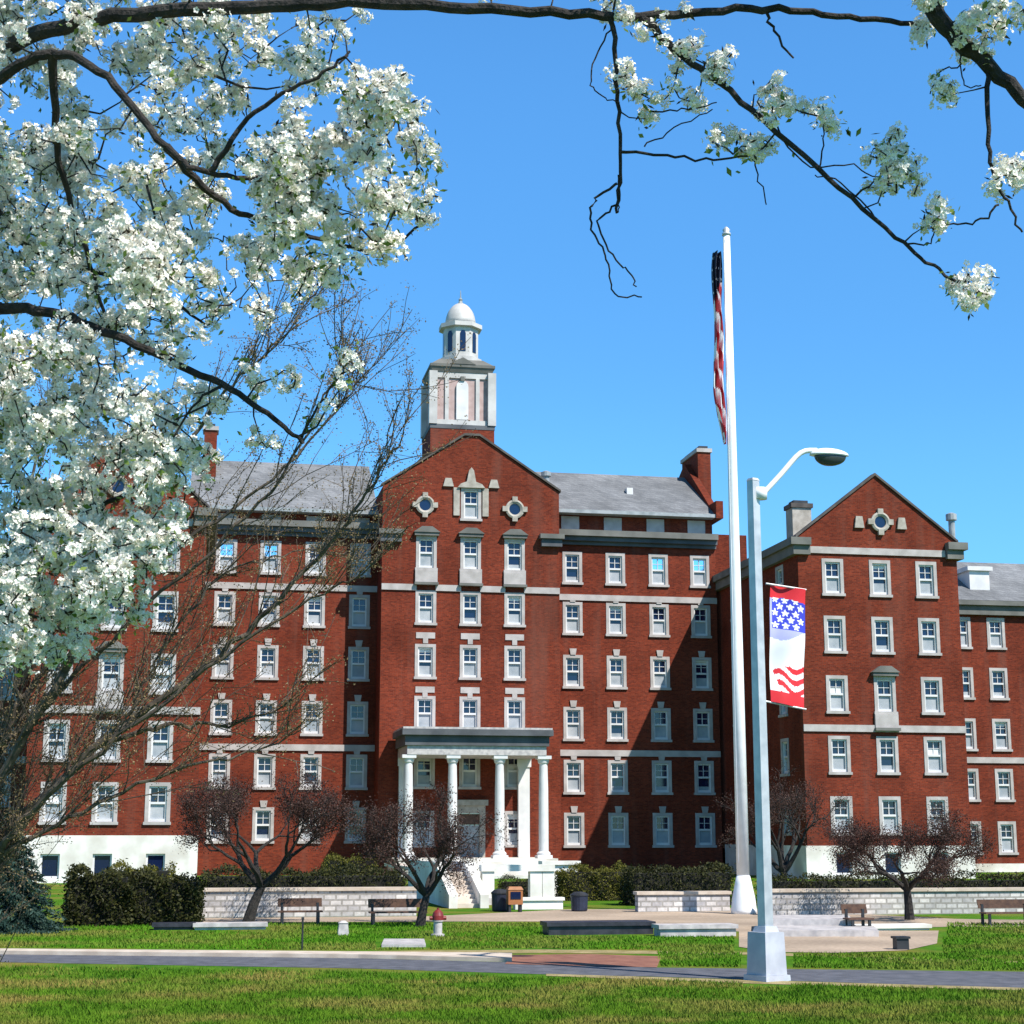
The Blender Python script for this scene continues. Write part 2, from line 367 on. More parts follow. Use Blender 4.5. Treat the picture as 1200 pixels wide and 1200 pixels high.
mb = MB()                                                           # coping on the gable
for s in (-1, 1):
    xe = cx0-.12 if s < 0 else cx1+.12
    mb.prism([(xe, zsh+.0), (xe, zsh+.14), (cxm+s*.5, zap+.16), (cxm+s*.5, zap+.003)][::(1 if s < 0 else -1)], YC-.12, YC+.62)
mb.box(cxm-.5, cxm+.5, YC-.12, YC+.62, zap+.003, zap+.16)
part(mb, 'coping', 'coping')
zs = zz(690, 550, YC)
mb = MB(); 
xs = [cx0-.003, *[v for c in ccols for v in (c-.62, c+.62)], cx1+.003]
for i in range(0, len(xs), 2): mb = MB(); mb.box(xs[i], xs[i+1], YC-.1, YC-.002, zs-.2, zs+.2); part(mb, 'string_course', 'limestone')
# cornice stubs returning onto the pavilion
zt = zz(627, 640, YC); zb = zz(641, 640, YC)
for a, b_ in ((cx1-1.35, cx1+.25), (cx0-.25, cx0+1.35)):
    mb = MB(); mb.box(a, b_, YC-.55, YC-.003, zt-.3, zt); mb.box(a+.12, b_-.12, YC-.35, YC-.003, zb, zt-.303, 1); part(mb, 'cornice', ['cornice', 'cornice_dark'])  # darker lower box paints in the shade under the stub
def oculus(px, py, Y, r, parent=hosp):
    c = atY(px, py, Y); mb = MB(); n = 28
    prof = [(r, .0), (r, -.14), (r*.82, -.18), (r*.60, -.10), (r*.58, .02)]
    o = len(mb.v)
    for rr, d in prof:
        for k in range(n): a = 2*math.pi*k/n; mb.v.append((c.x+rr*math.cos(a), Y+d-.01, c.z+rr*math.sin(a)))
    for i in range(len(prof)-1):
        for k in range(n): mb.f.append([i*n+k, i*n+(k+1)%n, (i+1)*n+(k+1)%n, (i+1)*n+k]); mb.m.append(0)
    for a in (0, math.pi/2, math.pi, 1.5*math.pi):
        mx, mz = c.x+math.cos(a)*r*1.05, c.z+math.sin(a)*r*1.05
        mb.box(mx-.17, mx+.17, Y-.2, Y-.004, mz-.17, mz+.17)
    w_ = part(mb, 'oculus', 'carved', parent)
    g = MB(); g.add([(c.x+r*.6*math.cos(2*math.pi*k/n)-OFF.x, Y-.03-OFF.y, c.z+r*.6*math.sin(2*math.pi*k/n)) for k in range(n)], [tuple(range(n))])
    g.build('pane', 'glass', w_)
oculus(498, 592, YC, .62); oculus(603, 597, YC, .62)
mb = MB(); c = atY(552, 566, YC)                                   # carved crest over the attic window
mb.prism([(c.x-.9, c.z-.35), (c.x+.9, c.z-.35), (c.x+.7, c.z-.1), (c.x+.3, c.z+.05), (c.x+.16, c.z+.8), (c.x, c.z+1.0), (c.x-.16, c.z+.8), (c.x-.3, c.z+.05), (c.x-.7, c.z-.1)], YC-.22, YC-.004)
for s in (-1, 1):
    mb.prism([(c.x+s*1.5-.35, c.z-.3), (c.x+s*1.5+.35, c.z-.3), (c.x+s*1.5+.2, c.z+.25), (c.x+s*1.5-.2, c.z+.25)], YC-.15, YC-.004)
    mb.box(c.x+s*.95-.2, c.x+s*.95+.2, YC-.1, YC-.004, c.z-2.2, c.z-.353)
part(mb, 'crest', 'carved')
mb = MB()                                                          # entrance door in the portico
mb.box(dx0, dx0+.35, YC-.1, YC+.25, dz0, dz1); mb.box(dx1-.35, dx1, YC-.1, YC+.25, dz0, dz1); mb.box(dx0+.35, dx1-.35, YC-.1, YC+.25, dz1-.5, dz1)
mb.box(dx0-.15, dx1+.15, YC-.3, YC-.003, dz1+.003, dz1+.35)
d_ = part(mb, 'door', 'carved')
g = MB(); g.box(dx0+.35-OFF.x, dx1-.35-OFF.x, YC+.18-OFF.y, YC+.24-OFF.y, dz0, dz1-1.2); g.box(ccols[1]-.04-OFF.x, ccols[1]+.04-OFF.x, YC+.12-OFF.y, YC+.178-OFF.y, dz0, dz1-1.2); g.build('door_leaf', 'lead', d_)
g = MB(); g.box(dx0+.35-OFF.x, dx1-.35-OFF.x, YC+.18-OFF.y, YC+.24-OFF.y, dz1-1.19, dz1-.51); g.build('transom', 'wood', d_)

# ---- ranges left and right of the pavilion
rx1 = xx(842, 800, YF)                                             # joint with the right wing
RJ = atY(842, 800, YF).x
wx0, wx1 = xx(940, 810, YW), xx(1129, 810, YW)                     # right wing
lw0, lw1 = xx(36, 800, YW), xx(236, 800, YW); lx0 = lw1-1.2                       # left wing
def rng(x0, x1, cols, rows, bright, eave_py, corn_py, ridge_py, refx, strings, side):
    ops, wins = [], []
    for ci, x in enumerate(cols):
        for ri, z in enumerate(rows):
            ops.append(op(x, z)); wins.append(('plain' if ri == 0 else 'keyed', x, z, 'glass_sky' if (ri, ci) in bright else 'glass'))
    zc1, zc0 = zz(corn_py[0], refx, YF), zz(corn_py[1], refx, YF); ze = zz(eave_py, refx, YF)
    mb = MB(); wall_grid(mb, YF, x0, x1, 0, zc0+.2, ops)
    mb.box(x0, x1, YF+.6, YF+1.2, zc0+.2, ze-.25)                  # attic storey set back
    part(mb, 'range_wall', 'brick')
    for k, x, z, g in wins: place_window(k, x, YF, z, 0, g)
    mb = MB(); mb.box(x0, x1, YF-.75, YF+.598, zc1-.4, zc1); mb.box(x0, x1, YF-.5, YF-.003, zc1-.7, zc1-.403, 1); mb.box(x0, x1, YF-.22, YF-.003, zc0, zc1-.703, 1)  # lower boxes coloured dark to stand in for soffit shade
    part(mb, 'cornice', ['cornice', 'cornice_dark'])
    for x in cols: mb = MB(); mb.box(x-.62, x+.62, YF+.52, YF+.597, zc1+.15, ze-.35); part(mb, 'attic_panel', 'limestone')
    zr = zz(ridge_py, refx, YF+7)
    mb = MB(); y0 = YF-.1
    mb.add([(x0,y0,ze),(x1,y0,ze),(x1,YF+7,zr),(x0,YF+7,zr),(x1,YF+14.5,ze),(x0,YF+14.5,ze)], [(0,1,2,3),(3,2,4,5)])
    part(mb, 'range_roof', 'slate')
    mb = MB(); mb.box(x0, x1, YF-.3, YF+.9, ze-.25, ze-.02); part(mb, 'gutter', 'lead')
    for py in strings: z = zz(py, refx, YF); mb = MB(); mb.box(x0, x1, YF-.1, YF-.002, z-.2, z+.2); part(mb, 'string_course', 'limestone')
    mb = MB(); mb.add([(x0,YF+14,0),(x1,YF+14,0),(x1,YF+14,ze),(x0,YF+14,ze)], [(0,1,2,3)]); part(mb, 'rear_wall', 'brick')
    return ze, zr
rcols = [xx(p, 790, YF) for p in (671.5, 722.5, 773.5, 822.5)]
rrows = [zz(p+17.5, 745, YF) for p in (667, 726, 788, 849, 911, 973)]
zeR, zrR = rng(cx1+.002, rx1, rcols, rrows, {(0,2),(0,3)}, 600, (625, 641), 557.5, 745, (702, 883), 1)
lcols = [xx(p, 780, YF) for p in (261, 313.5, 367, 420)]
lrows = [zz(p+17.5, 340, YF) for p in (654, 715, 777, 842, 905, 968)]
zeL, zrL = rng(lx0, cx0-.002, lcols, lrows, {(0,0),(0,1)}, 596, (612, 629), 543, 340, (688, 876), -1)
# end parapet and chimneys of the right range
def chimney(mb, x0, x1, y0, y1, z0, z1):
    mb.box(x0, x1, y0, y1, z0, z1); mb.box(x0-.1, x1+.1, y0-.1, y1+.1, z1+.002, z1+.28, 1); mb.box(x0+.15, x1-.15, y0+.15, y1-.15, z1+.282, z1+.5, 2)
Y6 = YF+6
mb = MB(); chimney(mb, xx(818, 550, YF+5), xx(833, 550, YF+5), YF+5, YF+9, zeR, zz(530, 825, YF+5)); part(mb, 'chimney', ['brick', 'limestone', 'dark_metal'])
mb = MB(); x0 = rx1-.0; x1 = rx1+.5                                # raking end parapet
prof = [(YF-.4, zeR-.3), (YF-.4, zeR+.9), (YF+1.2, zeR+.9), (YF+7, zrR+1.0), (YF+8.5, zrR+.3), (YF+8.5, zeR-.3)]
mb.add([(x0,y,z) for y,z in prof]+[(x1,y,z) for y,z in prof], [tuple(range(6)),tuple(range(11,5,-1))]+[(i,(i+1)%6,(i+1)%6+6,i+6) for i in range(6)])
part(mb, 'end_parapet', 'brick')
mb = MB(); chimney(mb, xx(239, 525, YF+5), xx(254, 525, YF+5), YF+4.3, YF+5.6, zeL, zz(507, 247, YF+5)); part(mb, 'chimney', ['brick', 'limestone', 'dark_metal'])
mb = MB(); c = atY(640, 562, YC+3); mb.lathe(c.x, c.y, [(.22, c.z-1.6), (.22, c.z+.2), (.34, c.z+.22), (.34, c.z+.5), (.1, c.z+.6)], 12); part(mb, 'roof_vent', 'lead')
mb = MB(); c = atY(737, 580, YF+3.5); mb.box(c.x-.22, c.x+.22, c.y-.3, c.y+.3, c.z-.5, c.z+.45); part(mb, 'roof_vent', 'white')

# ---- wings
def wing(x0, x1, cols, rows, refx, tops, strings, base_py, gable_py, ocu, hood, dirx):
    zb, zs_, zap = zz(base_py, refx, YW), zz(gable_py[1], refx, YW), zz(gable_py[0], refx, YW); xm = (x0+x1)/2
    ops, wins = [], []
    for ci, x in enumerate(cols):
        for ri, z in enumerate(rows):
            k = 'hooded' if (ci, ri) == hood else 'plain'
            ops.append(op(x, z)); wins.append((k, x, z))
    mb = MB(); wall_grid(mb, YW, x0, x1, zb, zs_, ops)
    mb.prism([(x0, zs_), (x1, zs_), (xm, zap)], YW, YW+.5)
    ze = zs_-.35
    sops, swins = [], []
    if dirx > 0:
        for y in (YW+3.2, YW+7.6, YW+12.0):
            for z in rows[:]: sops.append((y-WW/2, y+WW/2, z, z+WH)); swins.append((y, z))
    wall_grid(mb, x0, YW, YF+6, zb, ze, sops, axis='x')
    mb.add([(x1,YW,0),(x1,YF+6,0),(x1,YF+6,ze),(x1,YW,ze)], [(0,1,2,3)])
    part(mb, 'wing_wall', 'brick')
    for k, x, z in wins: place_window(k, x, YW, z)
    for y, z in swins: place_window('plain', x0, y, z, -math.pi/2)
    # stone basement
    mb = MB(); bops = []
    bz = .25
    for x in cols: bops.append((x-.5, x+.5, bz, min(bz+1.25, zb-.2)))
    wall_grid(mb, YW-.12, x0-.12, x1+.12, 0, zb, bops, depth=.3)
    mb.add([(x0-.12,YW-.12,0),(x0-.12,YF,0),(x0-.12,YF,zb),(x0-.12,YW-.12,zb)], [(0,1,2,3)])
    mb.add([(x1+.12,YW-.12,0),(x1+.12,YF,0),(x1+.12,YF,zb),(x1+.12,YW-.12,zb)], [(0,1,2,3)])
    mb.add([(x0-.12,YW-.12,zb),(x1+.12,YW-.12,zb),(x1+.12,YW,zb),(x0-.12,YW,zb)], [(0,1,2,3)])
    bs = part(mb, 'basement_wall', 'white_stone')
    for o_ in bops:
        f = MB(); a, b_, c, d = o_
        f.box(a, a+.1, YW+.02, YW+.15, c, d); f.box(b_-.1, b_, YW+.02, YW+.15, c, d); f.box(a+.1, b_-.1, YW+.02, YW+.15, c, c+.1); f.box(a+.1, b_-.1, YW+.02, YW+.15, d-.1, d)
        w_ = part(f, 'basement_window', 'white')
        g = MB(); g.box(a+.1-OFF.x, b_-.1-OFF.x, YW+.1-OFF.y, YW+.14-OFF.y, c+.1, d-.1); g.build('pane', 'glass', w_)
    # roof and coping
    mb = MB(); zr = zap-1.2; e = .4
    mb.add([(x0-e,YW+.5,ze-.1),(xm,YW+.5,zr),(xm,YF+6,zr),(x0-e,YF+6,ze-.1),(x1+e,YW+.5,ze-.1),(x1+e,YF+6,ze-.1)], [(0,1,2,3),(1,4,5,2)])
    part(mb, 'wing_roof', 'slate')
    mb = MB()
    for s in (-1, 1):
        xe = x0-.12 if s < 0 else x1+.12
        mb.prism([(xe, zs_-.02), (xe, zs_+.12), (xm, zap+.17), (xm, zap+.003)][::(1 if s < 0 else -1)], YW-.12, YW+.62)
    part(mb, 'coping', 'coping')
    for s, xe in ((-1, x0), (1, x1)):
        mb = MB(); lo, hi = (xe-.55, xe+.7) if s < 0 else (xe-.7, xe+.55)
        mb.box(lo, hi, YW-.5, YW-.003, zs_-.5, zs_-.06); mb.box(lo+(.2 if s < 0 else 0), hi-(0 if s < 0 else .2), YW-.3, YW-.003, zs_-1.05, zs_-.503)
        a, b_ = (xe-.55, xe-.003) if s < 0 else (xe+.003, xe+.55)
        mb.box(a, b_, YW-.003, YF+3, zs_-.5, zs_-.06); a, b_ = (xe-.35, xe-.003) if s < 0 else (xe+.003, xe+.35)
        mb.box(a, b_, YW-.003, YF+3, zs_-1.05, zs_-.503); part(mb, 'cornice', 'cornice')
    for i, py in enumerate(strings):
        mb = MB(); z = zz(py, refx, YW); a, b_ = (x0+.75, x1-.75) if i == 0 else (x0, x1)
        mb.box(a, b_, YW-.1, YW-.002, z-.2, z+.2); part(mb, 'string_course', 'limestone')
    if ocu:
        oculus(ocu[0], ocu[1], YW, .6); c = atY(ocu[0], ocu[1], YW)
        for s in (-1, 1): mb = MB(); mb.prism([(c.x+s*1.35-.3, c.z-.4), (c.x+s*1.35+.3, c.z-.4), (c.x+s*1.35+.2, c.z+.3), (c.x+s*1.35-.2, c.z+.3)], YW-.15, YW-.004); part(mb, 'carving', 'carved')
    return ze, zap
wcols = [xx(p, 814, YW) for p in (981, 1037, 1092)]
wrows = [zz(p+20, 1035, YW) for p in (677, 744, 814, 885, 956)]
zeW, zaW = wing(wx0, wx1, wcols, wrows, 1035, None, (647, 854), 991, (558, 633), (1031, 612), (1, 2), 1)
lwc = [xx(p, 790, YW) for p in (70, 130, 191)]
lwr = [zz(p+20, 140, YW) for p in (645, 716, 790, 870, 943)]
wing(lw0, lw1, lwc, lwr, 140, None, (610, 832), 979, (508, 592), (138, 570), (1, 2), -1)
mb = MB(); Yk = YW+6.5; chimney(mb, xx(925, 610, Yk), xx(947, 610, Yk), Yk-.6, Yk+.6, zeW, zz(597, 936, Yk)); part(mb, 'chimney', ['carved', 'coping', 'dark_metal'])
mb = MB(); c = atY(1115, 612, YW+3); mb.lathe(c.x, c.y, [(.2, c.z-2.5), (.2, c.z+.1), (.34, c.z+.12), (.34, c.z+.5), (.1, c.z+.6)], 12); part(mb, 'roof_vent', 'lead')
# dark flat-roofed link between range and wing
mb = MB(); x0, x1 = xx(866, 700, YF+1), xx(930, 700, YF+1)
mb.box(rx1+.6, wx0+4, YF+6.1, YF+13, 0, zz(628, 900, YF+6)); part(mb, 'link_wall', 'brick')

# ---- portico
px0, px1 = xx(470, 870, YP), xx(646, 870, YP)
ze0, ze1 = zz(885, 558, YP), zz(853, 558, YP); zfl = zz(1006, 558, YP)
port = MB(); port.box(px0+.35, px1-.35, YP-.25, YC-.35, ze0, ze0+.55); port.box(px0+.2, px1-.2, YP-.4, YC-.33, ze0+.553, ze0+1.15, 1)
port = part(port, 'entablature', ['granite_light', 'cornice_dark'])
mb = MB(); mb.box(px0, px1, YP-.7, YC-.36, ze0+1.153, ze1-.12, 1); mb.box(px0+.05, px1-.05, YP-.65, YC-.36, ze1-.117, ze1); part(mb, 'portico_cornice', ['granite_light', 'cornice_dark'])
def column(px, Y, name='column'):
    x = xx(px, 950, Y); mb = MB(); z0, z1 = zfl, ze0-.003
    mb.box(x-.45, x+.45, Y-.45, Y+.45, z0, z0+.18); mb.box(x-.42, x+.42, Y-.42, Y+.42, z1-.2, z1)
    mb.lathe(x, Y, [(.40, z0+.182), (.42, z0+.3), (.295, z0+.42), (.295, z0+2), (.285, z0+4), (.25, z1-.5), (.32, z1-.42), (.37, z1-.202)], 24)
    part(mb, name, 'white', smooth=False)
for p in (478, 530, 585.5, 637): column(p, YP+.2)
for x in (px0+.8, px1-.8):
    mb = MB(); mb.box(x-.36, x+.36, YC-.42, YC-.004, zfl, ze0-.004); mb.box(x-.45, x+.45, YC-.5, YC-.42, ze0-.5, ze0-.004); part(mb, 'pilaster', 'white')
mb = MB(); mb.box(px0-.2, px1+.2, YP-.9, YC-.01, 0, zfl-.002); part(mb, 'portico_floor', 'white_stone')
mb = MB()
for k in range(5): mb.box(px0+2.5, px1-.3, YP-.9-.38*(k+1), YP-.902-.38*k, 0, zfl-.002-(k+1)*zfl/6)
part(mb, 'steps', 'white_stone')
# ---- cupola
YQ = YF+5; qx = xx(536.5, 480, YQ); hw_ = (xx(576, 480, YQ)-xx(501, 480, YQ))/2*.91
q0, q1, q2, q3, q4, q5 = [zz(p, 538, YQ) for p in (532, 506, 446, 431, 383, 356)]
cup = MB(); cup.box(qx-hw_-.15, qx+hw_+.15, YQ-hw_-.15, YQ+hw_+.15, q0-3, q1-.35)
cup = part(cup, 'cupola', 'brick')
def sub(mb, name, m, smooth=False):
    mb.v = [(v[0]-OFF.x, v[1]-OFF.y, v[2]) for v in mb.v]; return mb.build(name, m, cup, smooth)
M['pink_panel'] = noise_mat('faded_pink_panel', (.36, .25, .23), (.45, .33, .31), 2, .8)
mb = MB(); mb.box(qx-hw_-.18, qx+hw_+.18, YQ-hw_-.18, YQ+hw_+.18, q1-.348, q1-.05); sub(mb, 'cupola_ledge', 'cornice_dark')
h = hw_-.12; mb = MB(); mb.box(qx-h, qx+h, YQ-h, YQ+h, q1-.048, q2-.003); sub(mb, 'cupola_stage', 'pink_panel')
for s in (-1, 1):
    for t in (-1, 1):
        mb = MB(); mb.box(qx+s*(h+.1)-.28, qx+s*(h+.1)+.28, YQ+t*(h+.1)-.28, YQ+t*(h+.1)+.28, q1-.047, q2-.004); sub(mb, 'pilaster', 'cupola_stone')
    mb = MB(); mb.box(qx+s*hw_*.52-.13, qx+s*hw_*.52+.13, YQ-h-.12, YQ-h-.002, q1+.325, q2-.405); sub(mb, 'pilaster', 'cupola_stone')
mb = MB(); mb.box(qx-h+.2, qx+h-.2, YQ-h-.14, YQ-h-.003, q1-.047, q1+.32); sub(mb, 'plinth', 'cupola_stone')
mb = MB(); mb.box(qx-h+.2, qx+h-.2, YQ-h-.10, YQ-h-.003, q2-.4, q2-.005); sub(mb, 'frieze', 'cupola_stone')
mb = MB(); arc = [(qx-.42, q1+.35), (qx+.42, q1+.35)] + [(qx+.42*math.cos(a), q2-1.0+.42*math.sin(a)) for a in np.linspace(0, math.pi, 9)]
mb.prism(arc, YQ-h-.16, YQ-h-.004); sub(mb, 'arched_panel', 'white')
mb = MB(); mb.box(qx-.14, qx+.14, YQ-h-.25, YQ-h-.003, q2-.62, q2-.3); mb.frustum(qx, YQ, q2, q2+.35, hw_+.02, hw_+.16); mb.box(qx-hw_-.2, qx+hw_+.2, YQ-hw_-.2, YQ+hw_+.2, q2+.352, q2+.55)
mb.frustum(qx, YQ, q2+.552, q3+.15, hw_+.12, hw_*.74); mb.prism([(qx-.9, q2+.56), (qx+.9, q2+.56), (qx, q2+1.05)], YQ-hw_-.24, YQ-hw_+.5)
sub(mb, 'cupola_cornice', 'cornice')
lr = (xx(562, 405, YQ)-xx(515, 405, YQ))/2
mb = MB(); mb.lathe(qx+.15, YQ, [(lr*1.08, q3), (lr*1.08, q3+.5), (lr*.9, q3+.55), (lr*.9, q4-.35), (lr*1.1, q4-.3), (lr*1.1, q4), (lr*.8, q4+.1)], 8, rot=R(22.5)); ln = sub(mb, 'lantern', 'cupola_stone')
mb = MB()
for k in range(8):
    a = R(45*k-90); rr = lr*.9*math.cos(R(22.5))
    c_, s_ = math.cos(a), math.sin(a); t_ = (-s_, c_)
    pts = []
    for w2, z in ((-.2, q3+.9), (.2, q3+.9), (.2, q4-.8), (.1, q4-.6), (-.1, q4-.6), (-.2, q4-.8)):
        pts.append((qx+.15+c_*(rr+.03)+t_[0]*w2, YQ+s_*(rr+.03)+t_[1]*w2, z))
    mb.add(pts, [tuple(range(6))])
sub(mb, 'lantern_opening', 'glass')
mb = MB(); r0 = lr*.76; mb.lathe(qx+.15, YQ, [(r0*math.cos(a), q4+.102+(q5-q4)*.95*math.sin(a)) for a in np.linspace(0, 1.45, 9)], 20); sub(mb, 'dome', 'cupola_stone', True)
mb = MB(); z = q4+.1+(q5-q4)*.94; mb.lathe(qx+.15, YQ, [(.2, z), (.12, z+.2), (.16, z+.3), (.05, z+.45), (.02, z+1.0)], 10); sub(mb, 'finial', 'lead')

# ---- lower block beyond each wing: a separate building line
def annex(name, x0, x1, cols, rows, refx, eave_py, ridge_py, base_py, string_py, label, dormer=None):
    an = empty(name, ((x0+x1)/2, YF, 0), label, 'building'); off = Vector(an.location)
    def ap(mb, nm, m, parent=None):
        mb.v = [(v[0]-off.x, v[1]-off.y, v[2]) for v in mb.v]; return mb.build(nm, m, parent or an)
    ze, zr, zb = zz(eave_py, refx, YF), zz(ridge_py, refx, YF+6), zz(base_py, refx, YF)
    ops = [op(x, z) for x in cols for z in rows]
    mb = MB(); wall_grid(mb, YF, x0, x1, zb, ze-.2, ops)
    mb.add([(x0,YF+12,0),(x1,YF+12,0),(x1,YF+12,ze),(x0,YF+12,ze)], [(0,1,2,3)])
    mb.add([(x1,YF,0),(x1,YF+12,0),(x1,YF+12,ze-.2),(x1,YF,ze-.2)], [(0,1,2,3)]); mb.add([(x0,YF,0),(x0,YF+12,0),(x0,YF+12,ze-.2),(x0,YF,ze-.2)], [(0,1,2,3)])
    ap(mb, 'wall', 'brick')
    for x in cols:
        for z in rows: place_window('plain', x, YF, z, parent=an, off=off)
    mb = MB(); mb.box(x0, x1, YF-.1, YF+.3, 0, zb-.002); ap(mb, 'basement_wall', 'white_stone')
    mb = MB(); mb.add([(x0,YF-.5,ze),(x1,YF-.5,ze),(x1,YF+6,zr),(x0,YF+6,zr),(x1,YF+12.5,ze),(x0,YF+12.5,ze)], [(0,1,2,3),(3,2,4,5)]); ap(mb, 'roof', 'slate')
    mb = MB(); mb.box(x0, x1, YF-.6, YF-.003, ze-.35, ze-.03); mb.box(x0, x1, YF-.35, YF-.003, ze-1.0, ze-.353); ap(mb, 'cornice', 'cornice')
    mb = MB(); z = zz(string_py, refx, YF); mb.box(x0, x1, YF-.1, YF-.002, z-.2, z+.2); ap(mb, 'string_course', 'limestone')
    if dormer:
        c = atY(*dormer, YF+2); mb = MB(); mb.box(c.x-.75, c.x+.75, YF+1.2, YF+4, c.z-1.3, c.z+.8); mb.box(c.x-.95, c.x+.95, YF+1.0, YF+4, c.z+.802, c.z+1.1)
        ap(mb, 'dormer', 'white')
acols = [xx(1172, 860, YF)+dx for dx in (-2.45, .1, 3.0, 5.9, 8.8)]
arows = [zz(p+18, 1175, YF) for p in (741, 800, 860, 919, 981)]
annex('brick_annex', wx1+.5, wx1+20, acols, arows, 1170, 705, 660, 1012, 891, 'lower red brick block with a slate roof and white dormer beyond the gabled wing', (1142, 684))
lx_ = lw0-20; acl = [lw0-3-3.0*k for k in range(6)]
arl = [zz(p+18, 10, YF) for p in (735, 800, 862, 925, 985)]
annex('brick_annex', lx_, lw0-.5, acl, arl, 10, 690, 640, 1018, 890, 'lower red brick block half hidden behind the blossom tree and the spruce')

# ------------------------------------------------------------------ ground
mb = MB(); mb.add([(-4000,-400,0),(4000,-400,0),(4000,6000,0),(-4000,6000,0)], [(0,1,2,3)]); struct(mb.build('lawn', 'grass'))
def strip(top, bot, z, name, m, thick=None):
    a = [G(*p) for p in top]; b_ = [G(*p) for p in bot]; mb = MB()
    for i in range(len(a)-1):
        q = [b_[i], b_[i+1], a[i+1], a[i]]
        if thick: mb.slab(q, 0, thick)
        else: mb.sheet(q, z)
    return struct(mb.build(name, m))
rt = [(-900,1104),(-100,1117.5),(420,1123),(640,1129),(760,1134),(1200,1139),(2200,1150)]
rb = [(-900,1112),(-100,1126),(420,1135),(640,1142),(760,1144.5),(1200,1158),(2200,1178)]
strip(rt, rb, .004, 'road', 'asphalt')
kt = [(-900,1102.6),(-100,1115),(420,1119.5),(600,1121)]
strip(kt, [(-900,1104),(-100,1117.5),(420,1123),(600,1127.5)], 0, 'kerb', 'kerb', .08)
strip([(-900,1099),(-100,1111),(420,1115),(640,1113),(880,1116),(1180,1126),(1500,1131)], [(-900,1102.6),(-100,1115),(420,1119.5),(640,1117),(880,1119),(1180,1128.5),(1500,1134)], .006, 'verge', 'dry')
strip([(600,1119.5),(690,1118.5),(775,1121)], [(592,1130),(690,1132.5),(770,1134)], .009, 'crossing', 'crosswalk')
strip([(640,1141.5),(880,1149),(1200,1158)], [(640,1144),(880,1153),(1200,1161)], .007, 'path_edge', 'dry')
# plaza in front of the low wall
strip([(120,1077),(500,1074),(660,1066),(870,1064),(1120,1077),(1500,1082)], [(120,1082),(500,1080),(660,1080),(870,1092),(1120,1086),(1500,1086)], .005, 'plaza_paving', 'paver')
struct((lambda m_: m_.build('plaza_apron', 'paver'))((lambda m_: (m_.sheet([G(*p) for p in ((866,1092),(1000,1091),(1100,1091),(1098,1106),(1062,1114),(980,1117),(905,1116),(866,1110))], .010), m_)[1])(MB())))
mb = MB()
for k, (y0, y1, xr) in enumerate(((1092, 1098, 1030), (1086, 1092, 1000))):
    pts = [G(890, y1), G(xr, y1), G(xr-6, y0), G(890, y0)]; mb.slab(pts, 0, .16*(k+1))
tag(mb.build('plaza_steps', 'granite_light'), 'shallow tan stone steps beside the flagpole plaza', 'steps')
# grass blades on the near lawn
n = 150000
px_, py_ = RNG.uniform(-40, 1240, n), 1128 + 90*RNG.random(n)**.75
pts = np.array([tuple(G(a, b_)) for a, b_ in zip(px_, py_)])
edge = np.interp(px_, [p[0] for p in rb], [p[1] for p in rb]); keep = py_ > edge+4.5
lampx = (px_ > 870) & (px_ < 928) & (py_ < 1158); keep &= ~lampx
pts = pts[keep]; n = len(pts)
a = RNG.uniform(0, 2*math.pi, n); wd = .008 + .010*RNG.random(n); hh = .03 + .05*RNG.random(n)
dx = np.stack([np.cos(a), np.sin(a), np.zeros(n)], 1)*wd[:,None]
tip = pts + np.stack([RNG.normal(0, .025, n), RNG.normal(0, .025, n), hh], 1)
V = np.stack([pts-dx, pts+dx, tip], 1).reshape(-1, 3)
V1 = V
n = 110000; px_, py_ = RNG.uniform(-20, 1220, n), 1082 + 56*RNG.random(n)
pts = np.array([tuple(G(a, b_)) for a, b_ in zip(px_, py_)])
lim = np.interp(px_, [-100,420,600,640,770,775,1200], [1110,1114,1112,1112,1114,1133,1138]); keep = (py_ < lim-.5) & ~((px_ > 636) & (py_ < 1098) & (px_ < 1110)) & ~((px_ > 860) & (px_ < 1105) & (py_ < 1118)) & ~((px_ > 868) & (px_ < 930)) & ~((px_ > 440) & (px_ < 505) & (py_ > 1100) & (py_ < 1112)) & ~((py_ < 1092) & (px_ > 175) & (px_ < 316))
pts = pts[keep]; n = len(pts); a = RNG.uniform(0, 2*math.pi, n); wd = .012 + .012*RNG.random(n); hh = .03 + .05*RNG.random(n)
dx = np.stack([np.cos(a), np.sin(a), np.zeros(n)], 1)*wd[:,None]; tip = pts + np.stack([RNG.normal(0, .025, n), RNG.normal(0, .025, n), hh], 1)
V2 = np.stack([pts-dx, pts+dx, tip], 1).reshape(-1, 3); struct(np_mesh('grass', V2, np.arange(len(V2)).reshape(-1, 3), 'blade_far'), 'stuff'); V = V1
struct(np_mesh('grass', V, np.arange(len(V)).reshape(-1, 3), 'blade'), 'stuff')

# ------------------------------------------------------------------ walls, steps and street furniture
def low_wall(x0p, x1p, base_py, top_py, label, m='rubble', cap='kerb', thick=.4):
    a, b_ = G(x0p, base_py), G(x1p, base_py); b_ = Vector((b_.x, a.y, 0)); h = atY(x0p, top_py, a.y).z
    t = empty('stone_wall', ((a.x+b_.x)/2, a.y, 0), label, 'wall'); w2 = (b_.x-a.x)/2
    mb = MB(); mb.box(-w2, w2, 0, thick, 0, h-.1); mb.build('masonry', m, t)
    mb = MB(); mb.box(-w2-.05, w2+.05, -.06, thick+.06, h-.098, h); mb.build('coping', cap, t)
    return t
low_wall(228, 494, 1076, 1041, 'long low pale rubble stone wall behind the brown bench and the plum tree')
low_wall(905, 1330, 1073, 1042, 'long low pale rubble stone wall to the right of the lamp post')
low_wall(748, 862, 1069, 1045, 'short low stone wall next to the flagpole in the shade side', 'rubble')
